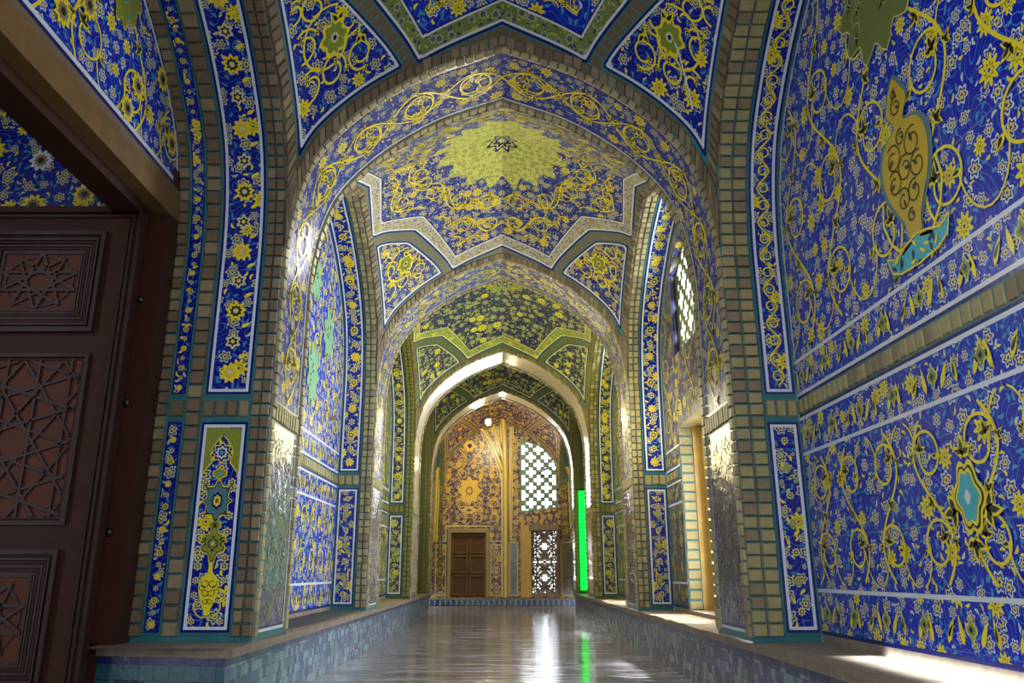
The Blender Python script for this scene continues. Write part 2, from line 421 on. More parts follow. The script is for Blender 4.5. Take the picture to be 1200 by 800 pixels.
# ------------------------------------------------------------------ arches
def build_arch(ya, yb, label, sty):
    root = empty('arch', label, 'arch', 'pointed arches spanning the corridor')
    f, L = make_prof(); w = yb - ya
    S = Surf(lambda a, b: (f(a)[0], ya + b, f(a)[1]))
    if S.nrm(.5, .1)[0] < 0: S.flip = -1      # at the left jamb the corridor lies towards +x
    aj = Z1 - ZF; ak = Z2 - ZF; bed = sty['bed']; bm = sty['bricks']
    mb = MB(); n = 170
    for (b0, b1, mt) in ((0, .1, bed), (.1, .125, sty['line']), (.125, .14, 'navy'), (.14, w - .14, sty['field']), (w - .14, w - .125, 'navy'), (w - .125, w - .10, sty['line']), (w - .10, w, bed)):
        grid(mb, S, ak, 2 * L - ak, b0, b1, mt, 0, n, 1, (ya, 0))
    if sty['scroll']:
        ok = lambda a, b: .145 < b < w - .145 and ak + .01 < a < 2 * L - ak - .01
        ws = w - .3
        vine(mb, S, ak + .05, L, w / 2, ws, sty['scroll'], 'dark', sty['lw'], ok)
        # mirrored half
        SM = Surf(lambda a, b: (-f(a)[0], ya + b, f(a)[1]), -S.flip)
        vine(mb, SM, ak + .05, L, w / 2, ws, sty['scroll'], 'dark', sty['lw'], ok)
        for Q in (S, SM): vine(mb, Q, ak + .05, L, w / 2, ws * .92, sty['scroll'], 'dark', sty['lw'] * .7, ok, -1, .007)
    mb.build('soffit_tiles', root)
    for b0, b1 in ((.006, .094), (w - .094, w - .006)):
        mb = MB(); bricks(mb, S, .02, 2 * L - .02, b0, b1, .078, .012, .022, bm); mb.build('brick_edging', root)
    for k, (c0, c1) in enumerate(((0, ak), (2 * L - ak, 2 * L))):
        mb = MB(); sx = -1 if k == 0 else 1
        SJ = Surf(lambda a, b, sx=sx: (sx * W, ya + b, ZF + a), 1)
        if SJ.nrm(.5, .1)[0] * sx > 0: SJ.flip = -1
        grid(mb, SJ, 0, ak, 0, .1, bed); grid(mb, SJ, 0, ak, w - .1, w, bed)
        grid(mb, SJ, aj, ak, .1, w - .1, bed); grid(mb, SJ, 0, .05, .1, w - .1, bed)
        a0, a1, b0, b1 = frame(mb, SJ, .05, aj, .1, w - .1, [(.022, sty['line']), (.018, 'navy')], sty['jamb'], 0, 0, (sx * 3 + ya, 0))
        if sty['jambscroll']:
            ok = lambda a, b: a0 < a < a1 and b0 < b < b1
            scrolls(mb, SJ, a0, a1, b0, b1, .16, sty['jambscroll'], None, .012, ok)
        mb.build('jamb_panel', root)
        mb = MB(); S2 = Surf(lambda b, a, SJ=SJ: tuple(SJ.P(a, b)), 1)
        if S2.nrm(.3, .3)[0] * sx > 0: S2.flip = -1
        bricks(mb, S2, .11, w - .11, aj + .02, ak - .02, .05, .022, .018, sty['bandbricks']); mb.build('brick_band', root)
    return root
ST1 = dict(bed='turq', bricks=('brickC', 'brickA', 'brickC'), line='white', field='soffit', scroll='yellow', lw=.02, jamb='jamb', jambscroll='jambline', bandbricks=('brickC',))
ST2 = dict(ST1, scroll='ygreen', lw=.016, field='soffit')
ST3 = dict(ST1, line='pale', field='pale', scroll=None, jamb='pale', jambscroll=None, bricks=('obrickA', 'brickC'))
ST4 = dict(ST3)
BAYS = [(2.05, 6.1), (7.05, 11.1), (12.05, 16.3), (17.5, 20.2), (21.1, 25.0)]
build_arch(6.1, 7.05, 'nearest and largest pointed arch, blue underside with yellow scrolls, directly framing the corridor', ST1)
build_arch(11.1, 12.05, 'second pointed arch along the corridor, lavender tiled underside below the zigzag-edged vault', ST2)
build_arch(16.3, 17.5, 'third pointed arch with pale marble underside, beyond the yellow-green flowered vault', ST3)
build_arch(20.2, 21.1, 'fourth and smallest pointed arch, gold-lit pale stone, framing the end wall with the bulb', ST4)

# ------------------------------------------------------------------ vaults
NV = math.log(2) / math.log((6.35 - ZS) / (ZC - ZS))
def pf(t): return (ztop(t * W) - ZS) / (ZC - ZS)
CAN = [(0, .845), (.38, .895), (.60, .472), (.895, .35), (.845, 0)]
OUT = [(0, .925), (.405, .962), (.67, .55), (.962, .392), (.925, 0)]
KITE = [(.952, .475), (.725, .61), (.482, .958), (.952, .958)]
def sym(P): 
    q = [(u, v) for u, v in P]; r = [(u, -v) for u, v in P[::-1][1:]]; h = q + r          # right half from top to bottom
    l = [(-u, v) for u, v in h[::-1][1:-1]]; return h + l
def dens(poly, m=40):
    out = []
    for i in range(len(poly)):
        a, b = poly[i], poly[(i + 1) % len(poly)]
        out += [(a[0] + (b[0] - a[0]) * k / m, a[1] + (b[1] - a[1]) * k / m) for k in range(m)]
    return out
def inpoly(P, poly):
    ins = np.zeros(len(P), bool); x, y = P[:, 0], P[:, 1]
    for i in range(len(poly)):
        x0, y0 = poly[i]; x1, y1 = poly[(i + 1) % len(poly)]
        if y0 == y1: continue
        c = ((y0 > y) != (y1 > y)) & (x < (x1 - x0) * (y - y0) / (y1 - y0) + x0); ins ^= c
    return ins
def vault_mat(name, can, border, kite, star, scales, brick, line):
    m, g, b = new_mat(name); uv = uvs(g)
    def att(n): nd = g.n('ShaderNodeAttribute'); nd.attribute_name = n; return nd
    d1, d2, d3, s2 = (att(k).outputs['Fac'] for k in ('d_canopy', 'd_border', 'd_kite', 's_border'))
    plan = att('plan').outputs['Vector']
    jt = g.lt(g.m('FRACT', g.m('DIVIDE', s2, .09)), .13)
    c = g.mix(jt, brick, lin(52, 120, 124))
    navy = lin(16, 24, 90); tq = lin(46, 120, 130)
    c = g.mix(g.gt(d2, -.036), c, tq); c = g.mix(g.gt(d2, -.026), c, navy); c = g.mix(g.gt(d2, 0.0), c, line)
    c = g.mix(g.gt(d2, .022), c, floral(g, uv, scales[1], PAL[border], (3, 3, 0)))
    c = g.mix(g.gt(d1, -.018), c, line); c = g.mix(g.gt(d1, .0), c, navy)
    cf = floral(g, uv, scales[0], PAL[can])
    if star:
        p = g.xyz(plan); r = g.v('LENGTH', plan); th = g.m('ARCTAN2', p[1], p[0])
        e = g.m('MULTIPLY', r, g.m('ADD', 1.0, g.m('MULTIPLY', g.m('COSINE', g.m('MULTIPLY', th, 16.0)), .10)))
        e = g.m('ADD', e, g.m('MULTIPLY', g.m('SUBTRACT', g.noise(plan, 9.0, 2.0), .5), .10))
        cf = g.mix(g.lt(e, star), cf, floral(g, uv, 11.0, PAL['star'] if star > .4 else PAL['ngreen'], (9, 9, 0)))
        ro = g.m('MULTIPLY', r, g.m('ADD', 1.0, g.m('MULTIPLY', g.m('COSINE', g.m('MULTIPLY', th, 8.0)), .22)))
        for lim, cc in ((.17, navy), (.13, PAL['star'][0]), (.10, navy), (.05, PAL['star'][0])):
            cf = g.mix(g.lt(ro, lim), cf, cc)
    c = g.mix(g.gt(d1, .015), c, cf)
    c = g.mix(g.gt(d3, -.012), c, tq); c = g.mix(g.gt(d3, -.002), c, navy); c = g.mix(g.gt(d3, .02), c, line)
    c = g.mix(g.gt(d3, .042), c, floral(g, uv, scales[2], PAL[kite], (7, 1, 0)))
    g.put(b.inputs['Base Color'], c); b.inputs['Roughness'].default_value = .4; b.inputs['Specular IOR Level'].default_value = .25
    bump(g, b, g.noise(g.n('ShaderNodeTexCoord').outputs['Object'], 7.0, 3.0), .15, .03)
    return m
def build_vault(ya, yb, mat, label, scroll, edgebricks, scrollr=.24):
    yc = (ya + yb) / 2; hl = (yb - ya) / 2
    f, L = make_prof(); La = ZS - ZF; n = 56
    ts = [f(La + (L - La) * i / n)[0] / W for i in range(n + 1)]; ts[-1] = 0.0          # -1 .. 0
    ts = np.array(ts + [-t for t in ts[:-1]][::-1]); N = len(ts)
    pv = np.array([pf(t) for t in ts])
    Uu, Vv = np.meshgrid(ts, ts, indexing='ij'); PU, PV = np.meshgrid(pv, pv, indexing='ij')
    Zz = ZS + (ZC - ZS) * (np.maximum(PU, 0) ** NV + np.maximum(PV, 0) ** NV) ** (1 / NV)
    X = Uu * W; Y = Vv * hl
    pts = np.stack([X, Y + yc, Zz], -1).reshape(-1, 3); uvp = np.stack([Uu, Vv], -1).reshape(-1, 2)
    def zz(u, v):
        a = max(0, pf(max(-1, min(1, u)))); b_ = max(0, pf(max(-1, min(1, v)))); return ZS + (ZC - ZS) * (a ** NV + b_ ** NV) ** (1 / NV)
    def dist(poly):
        D = dens(poly, 36); Q = np.array([(u * W, v * hl + yc, zz(u, v)) for u, v in D])
        cs = np.concatenate([[0], np.cumsum(np.linalg.norm(np.diff(Q, axis=0), axis=1))])
        dd = np.empty(len(pts)); ss = np.empty(len(pts))
        for k in range(0, len(pts), 2000):
            d = np.linalg.norm(pts[k:k + 2000, None, :] - Q[None], axis=2); j = d.argmin(1)
            # distance to the two neighbouring segments
            best = np.full(len(j), 9.0)
            for o in (-1, 0):
                A = Q[(j + o) % len(Q)]; B = Q[(j + o + 1) % len(Q)]; AB = B - A
                t = np.clip(((pts[k:k + 2000] - A) * AB).sum(1) / np.maximum((AB * AB).sum(1), 1e-12), 0, 1)
                best = np.minimum(best, np.linalg.norm(pts[k:k + 2000] - (A + AB * t[:, None]), axis=1))
            dd[k:k + 2000] = best; ss[k:k + 2000] = cs[j]
        ins = inpoly(uvp + 1e-7, poly); return np.where(ins, dd, -dd), ss
    d1, _ = dist(sym(CAN)); d2, s2 = dist(sym(OUT)); d3 = np.full(len(pts), -9.0)
    kites = [[(sx * u, sy * v) for u, v in KITE] for sx in (1, -1) for sy in (1, -1)]
    for K in kites: d3 = np.maximum(d3, dist(K)[0])
    # radial arclength uv
    R = np.linalg.norm(np.stack([X, Y], -1), axis=-1).reshape(-1); ral = np.zeros(len(pts)); K = 24
    prev = np.full(len(pts), zz(0, 0)); 
    for k in range(1, K + 1):
        uu = uvp[:, 0] * k / K; vv = uvp[:, 1] * k / K
        a = np.interp(np.abs(uu) * W, CX, CZ) - ZS; c = np.interp(np.abs(vv) * W, CX, CZ) - ZS
        z = ZS + (np.maximum(a, 0) ** NV + np.maximum(c, 0) ** NV) ** (1 / NV)
        ral += np.hypot(R / K, z - prev); prev = z
    sc = np.where(R > 1e-6, ral / np.maximum(R, 1e-6), 1.0)
    UV = np.stack([X.reshape(-1) * sc, Y.reshape(-1) * sc], -1)
    me = bpy.data.meshes.new('ceiling'); fs = []
    for i in range(N - 1):
        for j in range(N - 1): fs.append((i * N + j, i * N + j + 1, (i + 1) * N + j + 1, (i + 1) * N + j))
    me.from_pydata([tuple(p) for p in pts], [], fs); me.materials.append(mat)
    l = me.uv_layers.new(name='UVMap'); idx = np.array(fs).reshape(-1); l.data.foreach_set('uv', UV[idx].reshape(-1))
    for nm, arr in (('d_canopy', d1), ('d_border', d2), ('d_kite', d3), ('s_border', s2)):
        at = me.attributes.new(nm, 'FLOAT', 'POINT'); at.data.foreach_set('value', arr.astype(np.float32))
    at = me.attributes.new('plan', 'FLOAT_VECTOR', 'POINT'); at.data.foreach_set('vector', np.stack([X.reshape(-1), Y.reshape(-1), 0 * R], -1).astype(np.float32).reshape(-1))
    me.update()
    o = bpy.data.objects.new('ceiling', me); COL.objects.link(o); tag(o, label, None, None, 'structure'); del_cat = None
    # scrollwork on the canopy and kites, edge bricks
    S = Surf(lambda a, b: (a * W, yc + b * hl, zz(a, b)))
    if S.nrm(.2, .2)[2] > 0: S.flip = -1
    Sm = Surf(lambda a, b: (a, yc + b, zz(a / W, b / hl)), S.flip)
    if scroll:
        mb = MB(); cp = sym([(u * .93 * W, v * .93 * hl) for u, v in CAN])
        def okc(a, b): return bool(inpoly(np.array([(a, b)]), cp)[0]) and math.hypot(a, b) > .92
        for (rr, wv, fl) in ((1.10, .44, 1), (1.47, .40, -1), (1.72, .3, 1)):
            for sx in (1, -1):
                PR = Surf(lambda a, b, sx=sx, rr=rr: (sx * b * math.cos(a / rr - PI / 2), yc + b * math.sin(a / rr - PI / 2), zz(b * math.cos(a / rr - PI / 2) / W, b * math.sin(a / rr - PI / 2) / hl)))
                if PR.nrm(rr * .8, rr)[2] > 0: PR.flip = -1
                okr = lambda a, b, rr=rr: okc(b * math.cos(a / rr - PI / 2), b * math.sin(a / rr - PI / 2))
                vine(mb, PR, 0, rr * PI, rr, wv, scroll, 'dark', .014, okr, fl); vine(mb, PR, 0, rr * PI, rr, wv * .95, scroll, 'dark', .009, okr, -fl, .006)
        for sx in (1, -1):
            for sy in (1, -1):
                SS = Surf(lambda a, b, sx=sx, sy=sy: (a * sx, yc + b * sy, zz(a / W, b / hl)), S.flip * sx * sy)
                kp = [(u * W, v * hl) for u, v in KITE]; kc = (sum(p[0] for p in kp) / 4, sum(p[1] for p in kp) / 4)
                kq = [(kc[0] + (x - kc[0]) * .84, kc[1] + (y - kc[1]) * .84) for x, y in kp]
                okk = lambda a, b, kq=kq: bool(inpoly(np.array([(a, b)]), kq)[0])
                for (ca, cb, r) in ((kc[0] - .12, kc[1] - .06, .11), (kc[0] + .1, kc[1] - .26, .10), (kc[0] + .20, kc[1] + .20, .10), (kc[0] - .20, kc[1] + .20, .10), (kc[0] + .20, kc[1] - .05, .11), (kc[0] + .02, kc[1] + .20, .10), (kc[0] + .24, kc[1] - .30, .08), (kc[0] + .02, kc[1] + .0, .24)):
                    sp = spiral(ca, cb, r, 2.0 + ca * 5, 1 if ca > kc[0] else -1, 1.15, 26, .5)
                    ribbon(mb, SS, sp, .014, scroll, .005, okk)
                    palmette(mb, SS, *sp[-1], math.atan2(sp[-1][1] - sp[-3][1], sp[-1][0] - sp[-3][0]), r * .5, scroll, 'dark', okk)
                    palmette(mb, SS, *sp[0], 2.0, r * .45, scroll, 'dark', okk)
                medallion(mb, SS, kc[0] - .02, kc[1] + .0, .17, .2, [(1.25, scroll), (1.0, 'green'), (.35, 'cream'), (.18, 'navy')], .008, .14, 8, okk)
        mb.build('scrollwork', o)
    mb = MB()
    ta = lambda a: f(a)[0] / W
    for sgn in (1, -1):
        SE = Surf(lambda a, b, sgn=sgn: (f(a)[0], yc + sgn * hl * b, zz(f(a)[0] / W, b)))
        if SE.P(L, .98, .1)[2] > SE.P(L, .98)[2]: SE.flip = -1
        bricks(mb, SE, ZS - ZF + .05, 2 * L - (ZS - ZF) - .05, .967, .998, .078, .012, .02, edgebricks)
    for sgn in (1, -1):
        ff, LL = make_prof(hl / W)
        SE = Surf(lambda a, b, sgn=sgn: (sgn * W * b, yc + ff(a)[0], zz(b, ff(a)[0] / hl)))
        if SE.P(LL, .98, .1)[2] > SE.P(LL, .98)[2]: SE.flip = -1
        bricks(mb, SE, ZS - ZF + .05, 2 * LL - (ZS - ZF) - .05, .965, .998, .078, .012, .02, edgebricks)
    mb.build('brick_edging', o)
    return o
VM1 = vault_mat('blue_vault_tile', 'wall', 'bgreen', 'strip', 0, (5.2, 8, 6.0), lin(104, 90, 66), lin(200, 206, 206))
VM2 = vault_mat('violet_vault_tile', 'vault', 'tan', 'vault', .76, (6.4, 7.5, 6.5), lin(120, 104, 74), lin(206, 206, 200))
VM3 = vault_mat('green_lit_vault_tile', 'green', 'ngreen', 'green', .36, (5.0, 8, 7), lin(96, 92, 40), lin(190, 196, 120))  # palette and brick colour include the yellow-green light tint
VM4 = vault_mat('dark_green_vault_tile', 'green', 'green', 'green', 0, (6, 8, 7), lin(90, 88, 40), lin(170, 176, 110))
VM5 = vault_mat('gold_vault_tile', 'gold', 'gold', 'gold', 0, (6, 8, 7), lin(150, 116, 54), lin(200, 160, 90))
build_vault(*BAYS[0], VM1, 'deep blue tiled vault with green zigzag border, over the nearest bay', 'yellow', ('brickB', 'brickA', 'brickB'))
build_vault(*BAYS[1], VM2, 'tiled vault with yellow star medallion between the first and second arches', 'yellow', ('brickA', 'brickB'))
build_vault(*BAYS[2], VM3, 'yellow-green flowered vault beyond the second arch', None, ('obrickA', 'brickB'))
build_vault(*BAYS[3], VM4, 'dark green tiled vault between the third and fourth arches', None, ('obrickA', 'brickB'))
build_vault(*BAYS[4], VM5, 'gold lit vault over the end of the corridor', None, ('brickC', 'brickA'))

# ------------------------------------------------------------------ side niches and walls
def side_wall(sx, bay, depth, cfg):
    ya, yb = BAYS[bay]; yc = (ya + yb) / 2; hl = (yb - ya) / 2; xs = hl / W
    side = 'left' if sx < 0 else 'right'; Xo = W + depth
    ff, LL = make_prof(xs)
    # niche soffit: a along near foot -> crown -> far foot, b outwards from the corridor corner
    SN = Surf(lambda a, b: (sx * (W + b), yc + ff(a)[0], ff(a)[1]))
    if SN.nrm(.5, .1)[1] < 0: SN.flip = -1
    root_m = MB(); bed = cfg['bed']
    grid(root_m, SN, -.03, 2 * LL + .03, 0, depth, bed, -.004, 200, 1)
    grid(root_m, SN, -.03, 2 * LL + .03, depth, depth + .06, bed, -.004, 200, 1)
    # wall plane
    SW = Surf(lambda a, b: (sx * Xo, a, b))
    if SW.nrm(0, 0)[0] * sx > 0: SW.flip = -1
    zt = lambda y: ztop((y - yc) / xs) if abs(y - yc) < hl - 1e-6 else ZS
    ops = cfg.get('openings', [])                       # (y0,y1,z0,z1 or None for arch-following head)
    zones = [(.5, .575, 'stone'), (.575, .60, 'navy'), (.60, .865, cfg['bandm']), (.865, .89, 'white'), (.89, 1.86, cfg['wallm']), (1.86, 1.885, 'white'), (1.885, 2.13, cfg['bandm']),
             (2.13, 2.155, 'white'), (2.155, 2.175, 'navy'), (2.175, 2.30, 'turq'), (2.30, 2.32, 'navy'), (2.32, 2.345, 'white'), (2.345, 2.58, cfg['bandm']), (2.58, 2.605, 'white'), (2.605, 6.0, cfg['wallm'])]
    ys = set(); k = 56
    for i in range(k + 1): ys.add(round(yc - hl * math.cos(PI * i / k), 5))
    for o in ops: ys |= {o[0], o[1]}
    ys = sorted(ys)
    for (z0, z1, mt) in zones:
        for i in range(len(ys) - 1):
            A, B = ys[i], ys[i + 1]; m = (A + B) / 2
            holes = [o for o in ops if o[0] < m < o[1]]
            spans = [(z0, z1)]
            for o in holes:
                ns = []
                for s0, s1 in spans:
                    top = o[3] if o[3] else 99
                    if s1 <= o[2] or s0 >= top: ns.append((s0, s1)); continue
                    if s0 < o[2]: ns.append((s0, o[2]))
                    if o[3] and s1 > top: ns.append((top, s1))
                    if not o[3]: ns.append(('head', s1))
                spans = ns
            for s0, s1 in spans:
                bA, bB = (zt(A) - .2, zt(B) - .2) if s0 == 'head' else (s0, s0)
                tA, tB = min(s1, zt(A)), min(s1, zt(B))
                if tA <= bA + 1e-4 and tB <= bB + 1e-4: continue
                q = [(A, min(bA, tA)), (B, min(bB, tB)), (B, tB), (A, tA)]
                root_m.poly([SW.P(*p) for p in q], mt, [(p[0], p[1]) for p in q])
    inside = lambda y, z, mg=.05: all(not (o[0] - mg < y < o[1] + mg and o[2] - mg < z < (o[3] or 9) + mg) for o in ops)
    # line following the head of the wall arch
    hd = [(yc + ff(a)[0], ff(a)[1]) for a in [2.1 + (2 * LL - 4.2) * i / 140 for i in range(141)]]
    cen = (yc, 3.0)
    inn = [(y + (cen[0] - y) * .022, z + (cen[1] - z) * .018) for y, z in hd]
    ribbon(root_m, SW, inn, .03, 'white', .004)
    wall = root_m.build('wall_' + side, label=cfg['label'], kind='structure')
    # brick band across the wall + bricks on the niche soffit
    mb = MB(); bricks(mb, SW, ya + .01, yb - .01, 2.185, 2.29, .07, .022, .012, cfg['bricks']) if not ops else None
    if ops:
        for y0, y1 in ((ya + .01, ops[0][0] - .1), (ops[0][1] + .1, yb - .01)): bricks(mb, SW, y0, y1, 2.185, 2.29, .07, .022, .012, cfg['bricks'])
    for (b0, b1, ln) in cfg['bcols']:
        bricks(mb, SN, .03, 2 * LL - .03, b0, b1, ln, .010, .024, cfg['bricks'])
    mb2 = Surf(lambda a, b: tuple(SN.P(b, a)), 1)
    if mb2.nrm(.1, .5)[1] < 0: mb2.flip = -1
    aj, ak = Z1 - ZF, Z2 - ZF
    for (b0, b1) in cfg['panels']:
        bricks(mb, mb2, b0 + .01, b1 - .01, aj + .03, ak - .03, .075, .014, .014, cfg['bricks'])
        bricks(mb, mb2, b0 + .01, b1 - .01, 2 * LL - ak + .03, 2 * LL - aj - .03, .075, .014, .014, cfg['bricks'])
    mb.build('brick_edging', wall)
    # scrollwork
    if cfg.get('scroll'):
        mb = MB(); sc = cfg['scroll']
        ok1 = lambda y, z: ya + .06 < y < yb - .06 and .91 < z < 1.84 and inside(y, z)
        scrolls(mb, SW, ya + .05, yb - .05, .90, 1.85, .235, sc, 'dark', .02, ok1)
        ok2 = lambda y, z: abs(y - yc) < hl - .05 and 2.63 < z < zt(y) - .12 and inside(y, z)
        scrolls(mb, SW, ya + .03, yb - .03, 2.62, 5.4, .27, sc, 'dark', .021, ok2)
        for zc_ in (.73, 2.01, 2.46):
            okb = lambda y, z, zc_=zc_: abs(z - zc_) < .11 and ya < y < yb and inside(y, z)
            m = int((yb - ya) / .15)
            for i in range(m):
                y = ya + (i + .5) * (yb - ya) / m
                leaf(mb, SW, y, zc_ - .08, PI / 2 + (.35 if i % 2 else -.35), .15, .04, sc, 'dark' if i % 3 == 0 else None, .006, okb)
                if i % 3 == 1: medallion(mb, SW, y + .07, zc_, .09, .13, [(1, 'cream'), (.75, 'green'), (.3, 'navy')], .006, .2, 4, okb)
        mb.build('scrollwork', wall)
    if cfg.get('medallions'): 
        mb = MB(); cfg['medallions'](mb, SW, yc); mb.build('medallion', wall)
    # tile panels on the niche soffit (both piers) and the band over the crown
    for pi_, (b0, b1) in enumerate(cfg['panels']):
        for far in (True, False):
            if not far and bay < 1: continue
            mir = (lambda a: 2 * LL - a) if far else (lambda a: a)
            SP = Surf(lambda a, b, mir=mir: tuple(SN.P(mir(a), b)), 1)
            nn = SP.nrm(.8, (b0 + b1) / 2)[1]; 
            if (nn > 0) == far: SP.flip = -1
            a0_, a1_ = Z0 - ZF, aj
            key = (bay, side, pi_, far, 'low')
            if key not in LBL: continue
            p = empty('tile_mosaic', LBL[key], 'tile panel', 'framed tile panels standing on the benches')
            cfg.get('lowfn', low_panel)(SP, a0_, a1_, b0, b1, p, pi_, cfg)
        key = (bay, side, pi_, True, 'up')
        if key in LBL:
            p = empty('mosaic_band', LBL[key], 'tile band', 'upright tile bands rising into the vaults')
            mb = MB(); fr = MB()
            SQ = Surf(lambda a, b: tuple(SN.P(2 * LL - a, b)), 1)
            if SQ.nrm(.8, b0 + .1)[1] > 0: SQ.flip = -1
            narrow = (b1 - b0) < .2
            lay = [(.016, 'turq'), (.012, 'navy')] if narrow else [(.016, 'turq'), (.02, 'navy'), (.022, 'white')]
            a0, a1, c0, c1 = frame(fr, SQ, ak, 2 * LL - ak, b0, b1, lay, None, .003, .05)
            grid(mb, SQ, a0, a1, c0, c1, cfg['stripm'], .003, 150, 1, (bay * 2.0 + sx, 0))
            ok = lambda a, b: c0 + .004 < b < c1 - .004 and a0 + .01 < a < a1 - .01
            strip_ornament(mb, SQ, a0, a1, c0, c1, cfg, ok, narrow)
            fr.build('frame', p); mb.build('field', p)
    return wall, SW, yc
def chaikin(P, k=2):
    for _ in range(k):
        Q = []
        for i in range(len(P)):
            a, b = P[i], P[(i + 1) % len(P)]
            Q += [(a[0] * .75 + b[0] * .25, a[1] * .75 + b[1] * .25), (a[0] * .25 + b[0] * .75, a[1] * .25 + b[1] * .75)]
        P = Q
    return P
def rosette(mb, S, a, b, r, c1, c2, c3, off, ok, npet=8):
    for k, (s_, mt) in enumerate(((1.0, c1), (.62, c2), (.3, c3))):
        P = [(a + r * s_ * (1 + .22 * math.cos(npet * t)) * math.cos(t), b + r * s_ * (1 + .22 * math.cos(npet * t)) * math.sin(t)) for t in [2 * PI * i / 32 for i in range(32)]]
        shape(mb, S, P, mt, off + k * .002, ok)
def strip_ornament(mb, S, a0, a1, b0, b1, cfg, ok, narrow):
    bc = (b0 + b1) / 2; w = b1 - b0; y = cfg.get('scroll') or 'ygreen'
    if narrow or cfg.get('rosettes'):
        n = int((a1 - a0) / (w * .95))
        for i in range(n):
            a = a0 + (i + .5) * (a1 - a0) / n
            if i % 2 == 0: rosette(mb, S, a, bc, w * .27, y, 'dark' if i % 4 else 'ygold', 'cream', .008, ok, 9)
            else: rosette(mb, S, a, bc, w * .2, 'cream', 'navy', y, .008, ok, 6)
            for sg in (1, -1): leaf(mb, S, a + w * .45, bc + sg * w * .2, sg * 1.3, w * .3, w * .12, y, None, .006, ok)
    else: vine(mb, S, a0 + .03, a1 - .03, bc, w * 1.0, y, 'dark', .013, ok)
